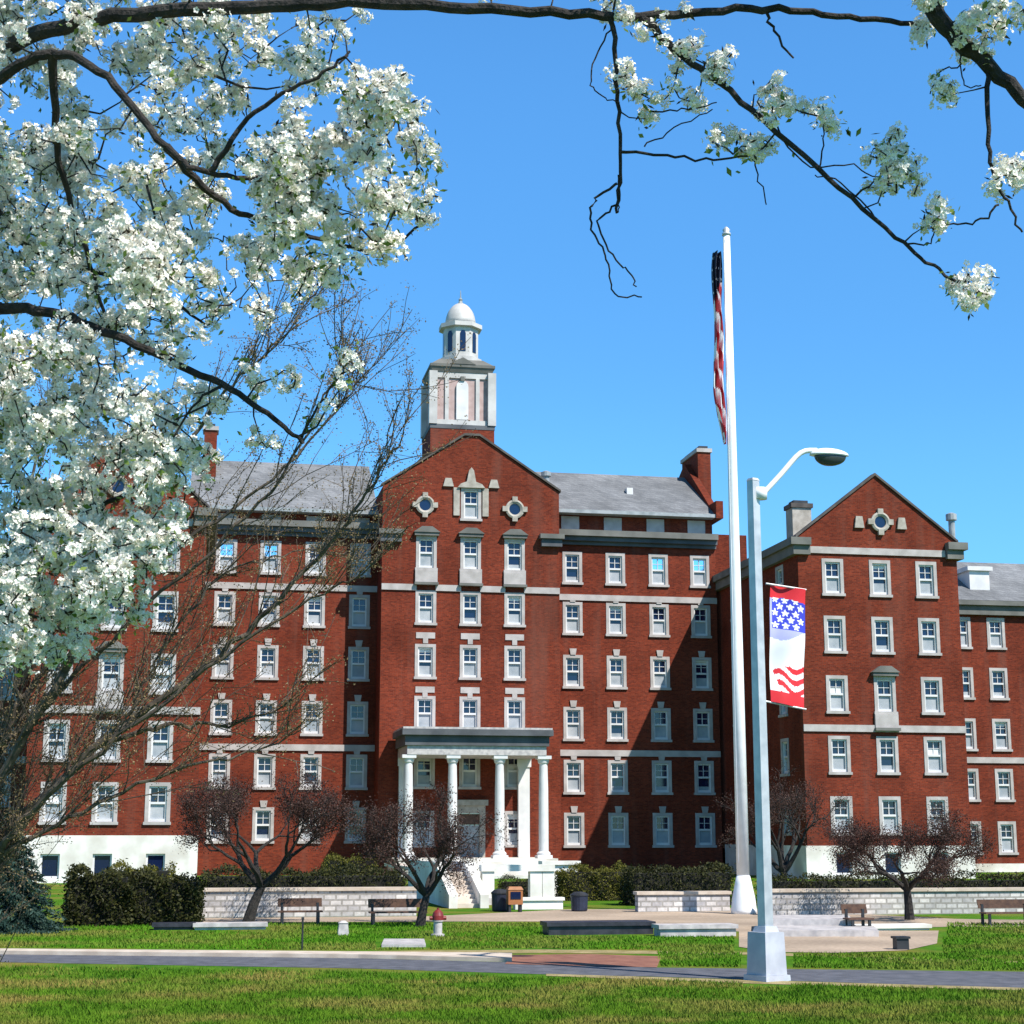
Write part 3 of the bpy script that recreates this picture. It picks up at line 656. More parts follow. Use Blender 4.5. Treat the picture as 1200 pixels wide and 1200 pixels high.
low_wall(604, 662, 1066, 1052, 'short whitish stone wall between the two dark litter bins', 'white_stone', 'white_stone')
low_wall(985, 1098, 1091, 1084, 'low white stone seat wall at the edge of the tan plaza', 'white_stone', 'white_stone')
t = low_wall(643, 772, 1096, 1081, 'low black granite planter wall edging the plaza', 'granite', 'granite', .8)
low_wall(774, 868, 1098, 1084, 'low grey granite planter wall at the foot of the flagpole', 'granite_light', 'granite_light', .6)
low_wall(228, 312, 1090, 1082, 'low grey stone slab on the lawn below the plum tree', 'granite_light', 'granite_light', .5)
low_wall(180, 227, 1090, 1082, 'low black stone slab on the lawn before the dark hedge', 'granite', 'granite', .5)
mb = MB(); p = [G(447,1110), G(499,1110), G(497,1103), G(450,1103)]; mb.slab(p, 0, .06); tag(mb.build('paving_slab', 'granite_light'), 'flat pale stone slab set in the lawn near the kerb', 'slab')
# stairs and balustrade in the gap of the wall
st = empty('entrance_stairs', tuple(G(548, 1064)), 'white stone steps with sloping side walls climbing to the portico', 'stairs')
o0 = Vector(st.location); a = G(524, 1064); b_ = G(572, 1064); w0, w1 = a.x-o0.x, b_.x-o0.x; n = 8; rise = 1.15/n
mb = MB()
for k in range(n): mb.box(w0+.3, w1-.3, k*.42, n*.42+ (0 if k < n-1 else 20), k*rise+(.0 if k == 0 else .001), (k+1)*rise)
mb.build('tread', 'peach', st)
for x in (w0, w1-.3):
    mb = MB(); ys = [-.3, -.3, n*.42, n*.42+20, n*.42+20, -.3]; zs_ = [0, .45, 1.55, 1.55, 0]
    prof = [(-.3, 0), (-.3, .45), (n*.42, 1.5), (n*.42+8, 1.5), (n*.42+8, 0)]
    mb.add([(x,y,z) for y,z in prof]+[(x+.298,y,z) for y,z in prof], [(0,1,2,3,4),(9,8,7,6,5)]+[(i,(i+1)%5,(i+1)%5+5,i+5) for i in range(5)])
    mb.build('side_wall', 'white_stone', st)
ba = empty('stone_balustrade', tuple(G(606, 1060)), 'white stone balustrade with square piers in front of the dark clipped hedge', 'balustrade')
o0 = Vector(ba.location); x0, x1 = G(568, 1060).x-o0.x, G(644, 1060).x-o0.x; Yb = o0.y
zt = atY(606, 1017, Yb).z
for px in (570, 628, 643):
    x = G(px, 1060).x-o0.x; mb = MB(); mb.box(x-.22, x+.22, -.2, .24, 0, zt-.122); mb.build('pier', 'white_stone', ba)
mb = MB(); mb.box(x0-.2, x1+.2, -.26, .3, zt-.12, zt+.12); mb.build('rail', 'white_stone', ba)
mb = MB(); mb.box(x0-.1, x1+.1, -.24, .28, 0, .25); mb.build('plinth', 'granite_light', ba)
mb = MB(); c = G(652, 1052); z1 = atY(652, 1009, c.y).z; mb.box(c.x-.5, c.x+.9, c.y, c.y+.6, 0, z1-.15); mb.box(c.x-.6, c.x+1, c.y-.1, c.y+.7, z1-.148, z1)
tag(mb.build('stone_pier', 'white_stone'), 'bright white stone pier where the balustrade meets the hedge', 'pier')

def bench(px, py, wpx, hpx, label, m='wood'):
    c = G(px, py); t = empty('park_bench', tuple(c), label, 'bench', 'benches around the plaza'); sc = (D(px, py, 1)-EYE).length
    dist = (c-EYE).length; w2 = wpx*dist/F/2; h = max(hpx*dist/F, .7)
    sh = h*.52
    mb = MB()
    for k in range(4): mb.box(-w2, w2, -.02+k*.11, .075+k*.11, sh-.04, sh)
    mb.build('seat', m, t); mb = MB()
    for k in range(3): z = sh+.1+k*(h-sh-.1)/3; mb.box(-w2, w2, .44+.03*k, .475+.03*k, z, z+(h-sh)/3*.72)
    mb.build('backrest', m, t)
    for s in (-1, 1):
        for y in (.02, .46):
            mb = MB(); x = s*(w2-.12); mb.box(x-.035, x+.035, y-.03, y+.03, 0, sh-.042 if y < .2 else h-.12); mb.build('leg', 'dark_metal', t)
    return t
bench(352, 1083, 50, 20, 'brown wooden bench on the grass in front of the low wall, beside the plum tree')
bench(467, 1084, 66, 12, 'long low dark bench in front of the low wall, beside the small plum tree')
bench(1186, 1085, 60, 14, 'dark bench on the grass at the far end of the wall, near the annex')
bench(1010, 1093, 30, 13, 'small dark bench by the white seat wall on the plaza')
def bin_(px, py, hpx, label):
    c = G(px, py); t = empty('litter_bin', tuple(c), label, 'litter bin', 'litter bins by the steps'); h = hpx*(c-EYE).length/F
    mb = MB(); mb.lathe(0, 0, [(.24, 0), (.27, .05), (.29, h*.78)], 18); mb.build('body', 'navy', t)
    mb = MB(); mb.lathe(0, 0, [(.31, h*.782), (.31, h*.84), (.2, h*.96), (.06, h)], 18); mb.build('lid', 'dark_metal', t)
bin_(586, 1068, 25, 'dark blue litter bin standing beside the orange box'); bin_(679, 1068, 22, 'dark blue litter bin at the far end of the short white wall')
c = G(603, 1069); t = empty('newspaper_box', tuple(c), 'small orange newspaper box on legs beside the dark bin', 'newspaper box')
mb = MB(); mb.box(-.24, .24, -.2, .2, .25, .72); mb.frustum(0, 0, .722, .82, .26, .2, .22, .16); mb.build('cabinet', 'orange', t)
mb = MB(); mb.box(-.17, .17, -.215, -.203, .42, .66); mb.build('display_window', 'glass', t)
for s in (-1, 1): mb = MB(); mb.box(s*.18-.04, s*.18+.04, -.15, .15, 0, .248); mb.build('leg', 'dark_metal', t)
c = G(1056, 1113); t = empty('junction_box', tuple(c), 'small black utility box standing on the tan plaza', 'utility box')
mb = MB(); mb.box(-.14, .14, -.12, .12, 0, .24); mb.build('body', 'dark_metal', t); mb = MB(); mb.box(-.17, .17, -.15, .15, .242, .29); mb.build('lid', 'dark_metal', t)
c = G(513, 1097); t = empty('fire_hydrant', tuple(c), 'red and grey fire hydrant standing on the lawn before the steps', 'hydrant')
mb = MB(); mb.lathe(0, 0, [(.17, 0), (.17, .05), (.11, .06), (.11, .34), (.14, .36), (.14, .39)], 16); mb.build('barrel', 'granite_light', t)
mb = MB(); mb.lathe(0, 0, [(.145, .392), (.145, .5), (.12, .58), (.06, .64), (.03, .65), (.03, .69)], 16); mb.build('bonnet', 'hydrant_red', t)
for s in (-1, 1): mb = MB(); mb.tube([(s*.1, 0, .44), (s*.21, 0, .44)], .05, 10); mb.build('nozzle', 'hydrant_red', t)
c = G(402, 1096); mb = MB(); mb.frustum(c.x, c.y, 0, .3, .14, .11); mb.frustum(c.x, c.y, .302, .36, .13, .05)
tag(mb.build('marker_post', 'granite_light'), 'short white marker post standing on the lawn', 'marker')
c = G(354, 1113); mb = MB(); mb.tube([(c.x, c.y, 0), (c.x, c.y, .65)], .022, 8); mb.box(c.x-.03, c.x+.03, c.y-.03, c.y+.03, .652, .70)
tag(mb.build('stake', 'dark_metal'), 'thin dark metal stake in the lawn near the kerb', 'stake')
c = G(967, 1068); mb = MB(); zt = atY(967, 1040, c.y).z; mb.box(c.x-.12, c.x+.12, c.y-.3, c.y-.08, 0, .45); mb.box(c.x-.15, c.x+.15, c.y-.33, c.y-.06, .452, .52)
tag(mb.build('utility_post', 'navy'), 'short dark blue post against the stone wall', 'post')

# ---- street lamp
lb = G(899, 1149); lamp = empty('street_lamp', tuple(lb), 'tall pale grey street lamp on a square pedestal at the road edge', 'street lamp')
dl = (lb-EYE).dot(CR @ Vector((0,0,-1))); pxm = dl/F
ang = -R(10.5) + R(0)
zt = atY(890, 564, lb.y).z; zk = atY(897, 1092, lb.y).z
mb = MB(); mb.frustum(0, 0, 0, .10, 19.5*pxm, 19*pxm); mb.frustum(0, 0, .102, zk, 16.5*pxm, 15*pxm); mb.frustum(0, 0, zk+.002, zk+.10, 11*pxm, 9*pxm); p_ = mb.build('pedestal', 'pedestal', lamp)
p_.rotation_euler.z = R(24)
mb = MB(); r0, r1 = 7.6*pxm, 6.4*pxm
mb.frustum(0, 0, zk+.1, zt, r0*.84, r1*.84); mb.frustum(0, 0, zt+.001, zt+.05, r1*.92, r1*.7); p_ = mb.build('pole', 'galv', lamp); p_.rotation_euler.z = R(24)
def LP(px, py): return atY(px, py, lb.y) - lb
a0, a1, a2, a3 = LP(893, 580), LP(915, 556), LP(938, 531), LP(957, 528)
mb = MB(); mb.tube(bez([a0, a1, a2, a3], 4), 3.4*pxm, 12); mb.tube([LP(891, 585), LP(891, 572)], r1*1.35, 14); mb.build('arm', 'pole_white', lamp, True)
hd = LP(969, 534); ax = (LP(993, 533)-LP(946, 528)); ln_ = ax.length; 
def ellip(cx, cy, cz, rx, ry, rz, zlo, zhi, nu=20, nv=10):
    mb = MB(); 
    prof = np.linspace(zlo, zhi, nv)
    for a in prof:
        for k in range(nu):
            t = 2*math.pi*k/nu; mb.v.append((cx+rx*math.cos(a)*math.cos(t)*(1.0+.12*math.cos(t)), cy+ry*math.cos(a)*math.sin(t), cz+rz*math.sin(a)))
    for i in range(nv-1):
        for k in range(nu): mb.f.append([i*nu+k, i*nu+(k+1)%nu, (i+1)*nu+(k+1)%nu, (i+1)*nu+k]); mb.m.append(0)
    mb.f.append(list(range(nu))[::-1]); mb.m.append(0); mb.f.append([(nv-1)*nu+k for k in range(nu)]); mb.m.append(0)
    return mb
hdg = ellip(hd.x, hd.y, hd.z, 26*pxm, 12*pxm, 9.5*pxm, 0.02, 1.5).build('lamp_head', 'pole_white', lamp, True)
hlo = ellip(hd.x+.03, hd.y, hd.z-.004, 21*pxm, 10*pxm, 13*pxm, -1.45, -.02).build('lens', 'lens', hdg, True)

# ---- banner on the lamp
Yb = lb.y - .02
b00, b10, b01, b11 = LP(903, 684), LP(943, 691), LP(903, 822), LP(943, 831)
ban = empty('street_banner', tuple(lb + Vector((0, 0, b01.z))), 'red white and blue star banner hanging from the lamp post', 'banner')
bo = Vector((0, 0, b01.z)); nu, nv = 44, 132
def star_on(u, v):
    for (sx_, sy_, sr) in STARS:
        dx_, dy_ = (u-sx_)*.9, (v-sy_)*3.0
        rr = math.hypot(dx_, dy_)
        if rr < 1e-6: return True
        th = math.atan2(dy_, dx_) + math.pi/2; m5 = (th % (2*math.pi/5)) - math.pi/5
        lim = sr*.42/ max(math.cos(abs(m5)-0), .3) if True else 0
        lim = sr*(.42 + .58*abs(m5)/(math.pi/5))
        if rr < lim: return True
    return False
STARS = [(.16+.28*i+(.14 if j % 2 else 0), .12+.055*j, .10) for j in range(5) for i in range(3)]
mb = MB(); gv = []
for j in range(nv+1):
    v = j/nv
    for i in range(nu+1):
        u = i/nu
        p = (b00*(1-u)+b10*u)*(1-v) + (b01*(1-u)+b11*u)*v - bo
        gv.append((p.x, p.y + .05*math.sin(u*5+v*3.1)+.02*math.sin(v*11), p.z))
mb.v = gv
for j in range(nv):
    for i in range(nu):
        u, v = (i+.5)/nu, (j+.5)/nv; wv = .022*math.sin(u*4.2)
        if v < .115-wv*.6: mi = 0
        elif v < .40+wv*1.5+.05*(1-u): mi = 3 if star_on(u, v) else (1 if (v < .37 and u > .06) else 2)
        elif v < .66+wv: mi = 3
        elif v < .90:
            q = (v-.66+.6*wv+.035*math.sin(u*7))/.24
            mi = 0 if ((q*2.6) % 1.0 < .5 and u > .08+.25*abs(q-.4)) else 3
        else: mi = 0
        mb.f.append([j*(nu+1)+i, j*(nu+1)+i+1, (j+1)*(nu+1)+i+1, (j+1)*(nu+1)+i]); mb.m.append(mi)
mb.build('cloth', ['red', 'blue', 'pale_blue', 'cloth_white'], ban, True, False)
for p, q in ((b00, b10), (b01, b11)):
    mb = MB(); e = Vector(p)-bo; e.x -= 6*pxm; mb.tube([e, Vector(q)-bo + (Vector(q)-Vector(p))*.04], .018, 8); mb.build('rod', 'galv', ban)

# ---- flagpole and flag
fb = G(872, 1071); fp = empty('flagpole', tuple(fb), 'tall white flagpole with a flared white base on the plaza', 'flagpole'); df = (fb-EYE).dot(CR @ Vector((0,0,-1))); fm = df/F
zt = atY(851, 276, fb.y).z
mb = MB(); mb.lathe(0, 0, [(15*fm, 0), (15*fm, .12), (13.5*fm, .5), (10*fm, .95), (8.0*fm, 1.2)], 24); mb.build('base', 'pole_white', fp, True)
mb = MB(); mb.tube([(0,0,1.1), (0,0,zt*.35), (0,0,zt*.7), (0,0,zt)], [7.6*fm, 7.0*fm, 5.6*fm, 4.4*fm], 20); mb.build('pole', 'pole_white', fp, True)
mb = MB(); mb.lathe(0, 0, [(5.5*fm, zt), (5.5*fm, zt+.08), (3*fm, zt+.1), (5*fm, zt+.2), (1*fm, zt+.32)], 16); mb.build('finial', 'galv', fp, True)
mb = MB(); mb.tube([(-.17, -.1, 1.6), (-.15, -.1, zt*.6), (-.13, -.1, zt-.1)], .012, 6); mb.build('halyard', 'cloth_white', fp)
f0 = atY(849, 296, fb.y); f1 = atY(850, 522, fb.y)
fl = empty('flag', (f0.x, fb.y, f1.z), 'limp stars and stripes flag hanging down along the white flagpole', 'flag')
nu, nv = 40, 90; mb = MB(); H = f0.z - f1.z
for j in range(nv+1):
    v = j/nv; wdt = (.26 + .36*math.sin(min(v*1.35, 1)*math.pi*.62))*(1-.72*max(0, v-.55)/.45)
    for i in range(nu+1):
        u = i/nu
        fold = math.sin(u*math.pi*5 + v*3.5)
        mb.v.append((-.12 - wdt*u*(.75+.25*math.sin(v*9+1)) + .03*math.sin(v*16+u*5), .16*fold*(.4+u) - .02, H*(1-v)-.25*u*math.sin(v*4)))
for j in range(nv):
    for i in range(nu):
        u, v = (i+.5)/nu, (j+.5)/nv
        if v < .15+.08*u:
            mi = 2 if (i % 6 == 2 and j % 5 == 2) else 1
        else: mi = 0 if math.sin((v*5.2+u*1.35)*2*math.pi) > -.1 else 2
        mb.f.append([j*(nu+1)+i, j*(nu+1)+i+1, (j+1)*(nu+1)+i+1, (j+1)*(nu+1)+i]); mb.m.append(mi)
mb.build('cloth', ['flag_red', 'flag_navy', 'flag_white'], fl, True, False)

# ------------------------------------------------------------------ shrubs and hedges
def box_foliage(x0, x1, y0, y1, h, n, size, lumps=.16):
    """leaves spread over and just under a clipped box"""
    w_, d_ = x1-x0, y1-y0; A = np.array([w_*d_, w_*h, d_*h, d_*h]); p = A/A.sum(); k = RNG.choice(4, n, p=p); u, v = RNG.random(n), RNG.random(n)
    C = np.zeros((n,3))
    s = k == 0; C[s] = np.stack([x0+u[s]*w_, y0+v[s]*d_, np.full(s.sum(), h)], 1)
    s = k == 1; C[s] = np.stack([x0+u[s]*w_, np.full(s.sum(), y0), v[s]*h], 1)
    s = k == 2; C[s] = np.stack([np.full(s.sum(), x0), y0+u[s]*d_, v[s]*h], 1)
    s = k == 3; C[s] = np.stack([np.full(s.sum(), x1), y0+u[s]*d_, v[s]*h], 1)
    bump = lumps*(np.sin(C[:,0]*2.3+C[:,1])*np.cos(C[:,0]*.9+2)+.5*np.sin(C[:,0]*6.1+C[:,2]*4))
    C[:,2] += bump*(C[:,2]/h); C[:,1] += bump*.5
    C += RNG.normal(0, size*.7, C.shape); C[:,2] = np.maximum(C[:,2], .02)
    return C
def hedge(px0, px1, base, top, depth, label, n=7000, size=.09, m='yew', name='hedge', group='clipped yew hedges', lumps=.13):
    a, b_ = G(px0, base), G(px1, base); y0 = a.y; x1 = G(px1, base).x if abs(b_.y-a.y) < 3 else atY(px1, base, y0).x
    h = atY(px0, top, y0).z; t = empty(name, ((a.x+x1)/2, y0, 0), label, 'hedge', group); w2 = (x1-a.x)/2
    mb = MB(); mb.box(-w2+.1, w2-.1, .12, depth-.12, 0, h-.12); mb.build('inner_branches', 'hedge_core', t)
    C = box_foliage(-w2, w2, 0, depth, h, n, size, lumps); V, Fq = leaves(C, size, .5, .3); np_mesh('foliage', V, Fq, m, t)
hedge(238, 480, 1068, 1024, 2.0, 'dark clipped yew hedge along the top of the low wall, beside the brown bench', 9000)
hedge(660, 741, 1056, 1019, 1.5, 'rounded dark yew hedge with gold tips right beside the bright white pier', 7500, .08, 'yew_gold', lumps=.25)
hedge(742, 868, 1062, 1020, 1.8, 'dark yew hedge in the building shadow, next to the flagpole', 6000)
hedge(903, 1330, 1062, 1030, 1.5, 'long thin dark yew hedge along the wall to the right of the lamp post', 11000)
hedge(588, 626, 1056, 1030, .8, 'black clipped hedge framed by the white balustrade', 1800, .07)
hedge(78, 150, 1086, 1024, 1.5, 'big round brown-green bush in front of the white basement, beside the spruce', 7000, .10, 'yew', 'hedge', lumps=.3)
hedge(148, 232, 1085, 1030, 1.4, 'big dark bush between the brown-green bush and the low wall', 7000, .10, 'yew', lumps=.25)
hedge(382, 442, 1050, 1006, 1.6, 'olive green yew mound rising behind the long hedge', 4500, .09, 'yew_gold', lumps=.3)
hedge(120, 200, 1070, 1017, 1.4, 'golden topped yew mound against the white basement wall', 4500, .09, 'yew_gold', lumps=.3)

# spruce at the lower left
sb = G(5, 1092); sp = empty('spruce_tree', tuple(sb), 'dark blue-green spruce at the edge of the lawn beside the hedge', 'tree')
H = atY(5, 945, sb.y).z; mb = MB(); mb.tube([(0,0,0), (0,0,H*.5), (0,0,H*.97)], [.12, .08, .02], 8); mb.build('trunk', 'bark', sp)
n = 26000; t = RNG.random(n)**1.5; ang_ = RNG.uniform(0, 2*math.pi, n); lay = np.floor(t*11)/11 + RNG.random(n)*.07
rad = (1-lay)*1.75*(.85+.25*np.sin(ang_*7+lay*30)); rr = rad*np.sqrt(RNG.uniform(.25, 1, n))
C = np.stack([np.cos(ang_)*rr, np.sin(ang_)*rr, .1+lay*H*.97 - rr*.28], 1); C[:,2] = np.maximum(C[:,2], .03)
V, Fq = leaves(C, .15, .28, .6, np.stack([np.cos(ang_), np.sin(ang_), -.35+0*ang_], 1)*1.3); np_mesh('crown', V, Fq, 'spruce', sp)

# ------------------------------------------------------------------ trees by recursion
def grow(mb, p, d, ln, r, depth, tips, spread=.55, upb=.12, kids=(2, 3), shrink=.72, minr=.004, mids=None):
    segs = 4; pts = [p]; q = p.copy(); dd = d.copy()
    for k in range(segs):
        dd = (dd + Vector(RNG.normal(size=3))*.13 + Vector((0,0,upb*.3))).normalized(); q = q + dd*(ln/segs); pts.append(q.copy())
    r1 = max(r*.62, minr)
    mb.tube(pts, [r+(r1-r)*i/segs for i in range(segs+1)], 7 if depth > 3 else (5 if depth > 1 else 3))
    if mids is not None and depth <= 2: mids.extend(pts[1:])
    if depth == 0: tips.append(q); return
    for k in range(RNG.integers(kids[0], kids[1]+1)):
        ax = Vector(RNG.normal(size=3)); ax = (ax - dd*ax.dot(dd)).normalized()
        nd = (dd + ax*(spread*(.6+.8*RNG.random())) + Vector((0,0,upb))).normalized()
        s = pts[-1] if k < 2 else pts[RNG.integers(2, segs)]
        grow(mb, s.copy(), nd, ln*shrink*(.8+.4*RNG.random()), r1*.85, depth-1, tips, spread, upb, kids, shrink, minr, mids)
def plum(px, base, top_py, label, lean, nleaf=4200, wide=1.0, stems=2, low=.22):
    b_ = G(px, base); t = empty('plum_tree', tuple(b_), label, 'tree', 'purple-leaved plum trees before the wall'); H = atY(px, top_py, b_.y).z
    mb = MB(); tips, mids = [], []; fork = H*low
    mb.tube([(0,0,-.05), (lean*.25, 0, fork*.5), (lean*.6, .02, fork)], [H*.040, H*.032, H*.028], 8)
    for s in range(3+stems):
        a = 2*math.pi*s/(3+stems)+RNG.random()
        d = Vector((math.cos(a)*.75*wide, math.sin(a)*.75*wide, .75)).normalized()
        grow(mb, Vector((lean*.6, .02, fork)), d, H*.26, H*.022, 5, tips, .6, .10, (2, 3), .70, H*.0016, mids)
    mb.build('trunk', 'bark', t)
    Pm = np.array([tuple(v) for v in mids+tips]); nleaf = int(nleaf*2.2); C = Pm[RNG.integers(0, len(Pm), nleaf)] + RNG.normal(0, .14, (nleaf, 3)); 
    V, Fq = leaves(C, .056, .5); np_mesh('crown', V, Fq, 'plum_leaf', t)
plum(290, 1082, 892, 'purple-leaved plum tree with a forked leaning trunk before the low wall, beside the bench', .6, 15000, 1.15)
plum(492, 1086, 925, 'small purple plum tree with a bent trunk in front of the portico columns', .3, 8000, .95)
plum(1066, 1078, 922, 'round purple plum tree with a short forked trunk before the right wing', -.05, 13000, 1.25)
plum(918, 1056, 905, 'purple plum tree in the building shadow behind the lamp post', .1, 7000, .8)

# bare multi-stemmed tree at the left, about 16 m away
bt_b = D(-70, 1281, 16.0); bt_b.z = 0
bare = empty('bare_tree', tuple(bt_b), 'multi-stemmed tree with long bare slanting branches and olive buds in front of the brick wing', 'tree')
mb = MB(); budp = []
def stem(px, d0, d1, r0, r1, twigs=14):
    pts = [D(x, y, d0+(d1-d0)*i/(len(px)-1)) for i, (x, y) in enumerate(px)]
    pts = wob([bt_b + Vector((0,0,0))] + pts if px[0][1] > 1100 else pts, .0)
    sm = wob(bez(pts, 6), .018); sm = [p - bt_b for p in sm]; n = len(sm)
    rr = [r0+(r1-r0)*(i/(n-1))**.8 for i in range(n)]
    mb.tube(sm, rr, 7)
    budp.extend(sm[n//2:])
    for k in range(int(twigs*2.6)):
        i = int(n*(.22+.76*RNG.random())); i = min(i, n-2); d = (sm[i+1]-sm[i]).normalized()
        ln = (.4+1.3*RNG.random())*(1.15-i/n*.55); q = sm[i].copy(); tp = [q.copy()]
        nd = (d*1.0 + (CR @ Vector((.25*RNG.normal()+.08, .45*RNG.normal()+.30, .5*RNG.normal())))).normalized()
        for s in range(5):
            nd = (nd + Vector(RNG.normal(size=3))*.10 + Vector((0,0,.06))).normalized(); q = q + nd*ln/5; tp.append(q.copy())
        mb.tube(tp, [max(rr[i]*.38, .0045), .0055, .005, .0045, .004, .003], 4); budp.extend(tp[1:])
        for s2 in (2, 3, 4):
            if RNG.random() < .75:
                q2 = tp[s2].copy(); n2 = (nd + Vector(RNG.normal(size=3))*.45 + Vector((0,0,.15))).normalized(); t2 = [q2.copy()]
                for s in range(3): q2 = q2 + n2*ln*.14; n2 = (n2+Vector(RNG.normal(size=3))*.12).normalized(); t2.append(q2.copy())
                mb.tube(t2, [.0042, .0038, .0034, .0024], 3); budp.extend(t2[1:])
B0 = [(-70, 1281), (-40, 1120)]
stem(B0+[(8,990),(110,882),(240,782),(330,700),(405,612),(452,540),(480,488)], 16, 15.5, .075, .004, 20)
stem(B0+[(0,1000),(60,930),(180,832),(300,742),(390,690),(440,660)], 16, 15, .06, .004, 18)
stem(B0+[(10,975),(130,868),(200,850),(270,848),(340,826)], 16, 16.5, .07, .006, 14)
stem(B0+[(0,920),(72,790),(128,690),(172,600),(250,482),(300,425),(350,380)], 16, 14.8, .075, .004, 22)
stem(B0+[(0,880),(60,780),(128,700),(222,632),(320,562),(395,480),(425,440)], 16, 16.2, .06, .004, 20)
stem(B0+[(-10,900),(40,840),(110,770),(270,622),(345,540),(392,440),(398,420)], 16, 15.6, .05, .004, 20)
stem(B0+[(-20,860),(15,720),(25,600),(60,480),(100,400)], 16, 16.4, .06, .004, 16)
stem(B0+[(0,1010),(80,960),(200,905),(300,880),(360,850)], 16, 15.3, .05, .004, 16)
stem(B0+[(-20,940),(10,860),(35,780),(95,680),(110,620),(130,560)], 16, 15.8, .06, .005, 16)
stem(B0+[(0,985),(90,900),(150,840),(190,760),(255,680),(330,650),(400,640)], 16, 16.8, .04, .004, 18)
mb.build('trunk', 'bark_grey', bare)
Pm = np.array([tuple(v) for v in budp]); n = 64000; C = Pm[RNG.integers(0, len(Pm), n)] + RNG.normal(0, .035, (n,3)); V, Fq = leaves(C, .020, .6); np_mesh('crown', V, Fq, 'bud', bare)

# ------------------------------------------------------------------ blossoming pear tree overhead
TB = D(-350, 1584, 8.0); TB.z = 0
pear = empty('pear_tree', tuple(TB), 'white blossoming pear tree whose dark boughs reach across the top of the view', 'tree')
mb = MB(); SK = []; SKR = []
def limb(pts, r0, r1, n=7, wobble=.012, sk=True, every=1):
    wobble = min(wobble, .0045)
    P3 = [p if isinstance(p, Vector) else D(*p) for p in pts]
    sm = wob(bez(P3, n), wobble); m = len(sm); rr = [r0+(r1-r0)*(i/(m-1))**.7 for i in range(m)]
    mb.tube([p-TB for p in sm], rr, 9)
    if sk: SK.extend(sm); SKR.extend(rr)
    return sm
fork = D(-290, 420, 8.0)
limb([TB, D(-345, 1100, 8.0), D(-325, 750, 8.0), fork], .17, .12, sk=False)
limb([fork, (-150,165,7.8), (0,60,7.5), (110,24,7.2), (300,8,7.0), (430,3,6.9), (600,12,6.8), (750,19,6.8), (880,11,6.8), (980,18,6.8), (1078,28,6.8)], .05, .010)
limb([(752,19,6.8), (792,58,6.78), (870,117,6.7), (970,208,6.6), (1060,286,6.55), (1114,325,6.5), (1138,334,6.5)], .020, .004)
limb([(716,16,6.8), (722,95,6.8), (727,180,6.8), (723,250,6.8)], .012, .006)
limb([fork, (-220,-60,8.2), (200,-330,7.6), (700,-270,7.0), (1000,-110,6.6), (1082,0,6.5), (1140,62,6.5), (1200,115,6.5), (1290,190,6.5)], .075, .022)
limb([fork, (-150,-150,7.8), (200,-480,6.4), (600,-560,6.0), (1000,-480,5.8), (1350,-400,5.6)], .08, .02)  # bough out of view, added to carry the shading crown
limb([(1157,80,6.5), (1159,180,6.45), (1172,222,6.45), (1198,272,6.45)], .012, .004)
limb([D(-328,780,8.0), (-210,450,7.8), (-100,375,7.6), (0,362,7.4), (70,368,7.3), (160,405,7.2), (260,450,7.1), (320,490,7.0), (355,520,7.0)], .045, .008)
limb([fork, (-110,160,7.6), (0,92,7.2), (62,62,7.1), (125,90,7.0), (195,172,6.9), (245,203,6.9), (330,206,6.9), (420,188,6.9), (478,122,6.9)], .036, .004)
limb([(195,172,6.9), (262,238,7.1), (335,268,7.2), (440,292,7.3), (495,262,7.3)], .02, .005)
limb([(62,62,7.1), (70,190,7.4), (110,325,7.7), (130,395,7.8)], .022, .006)
limb([D(-332,850,8.0), (-150,645,8.0), (-30,562,7.9), (60,505,7.8), (150,468,7.8)], .05, .007)
limb([D(-335,900,8.0), (-120,735,8.3), (0,655,8.3), (100,602,8.2), (185,560,8.2)], .05, .007)
limb([(-110,160,7.6), (-20,230,7.9), (50,300,8.1), (160,330,8.2), (240,380,8.2)], .03, .006)
limb([(245,203,6.9), (300,130,6.8), (370,90,6.7), (410,60,6.7)], .014, .005)
limb([(-120,735,8.3), (-40,740,8.2), (20,720,8.2), (80,740,8.2)], .02, .006)
# pendent bare twigs
def twig(pts, r=.005, r1=.0025): limb(pts, r, r1, 5, .008, sk=False)
twig([(716,30,6.8),(700,60,6.8),(692,95,6.8),(705,112,6.8),(726,120,6.8)], .004)
twig([(727,178,6.8),(780,182,6.8),(835,188,6.8),(880,182,6.8)], .007, .004)
twig([(723,215,6.8),(698,232,6.8),(692,255,6.8),(702,285,6.8),(712,310,6.8),(720,346,6.8),(752,348,6.8)], .006, .003)
twig([(723,240,6.8),(700,260,6.8),(718,300,6.8),(735,318,6.8),(746,336,6.8)], .005, .003)
twig([(725,205,6.8),(726,235,6.8),(722,250,6.8)], .005)
twig([(880,182,6.8),(888,205,6.8),(898,240,6.8)], .004); twig([(898,12,6.8),(908,38,6.8),(930,68,6.8)], .008, .004)
twig([(762,130,6.8),(800,130,6.8),(840,120,6.75)], .004); twig([(755,172,6.8),(790,150,6.8),(835,128,6.75)], .0035)
twig([(1000,232,6.58),(1030,205,6.6),(1045,190,6.6)], .005); twig([(960,200,6.6),(965,170,6.6),(968,140,6.6)], .004)
twig([(905,150,6.7),(890,120,6.7),(905,90,6.7)], .004); twig([(1170,240,6.45),(1145,260,6.45),(1110,262,6.5),(1085,245,6.5)], .005, .003)
twig([(1062,286,6.55),(1090,283,6.5),(1092,262,6.5)], .004); twig([(1125,50,6.5),(1125,75,6.5),(1100,85,6.5),(1090,110,6.5)], .004); twig([(1125,75,6.5),(1130,100,6.5),(1150,100,6.5)], .003)
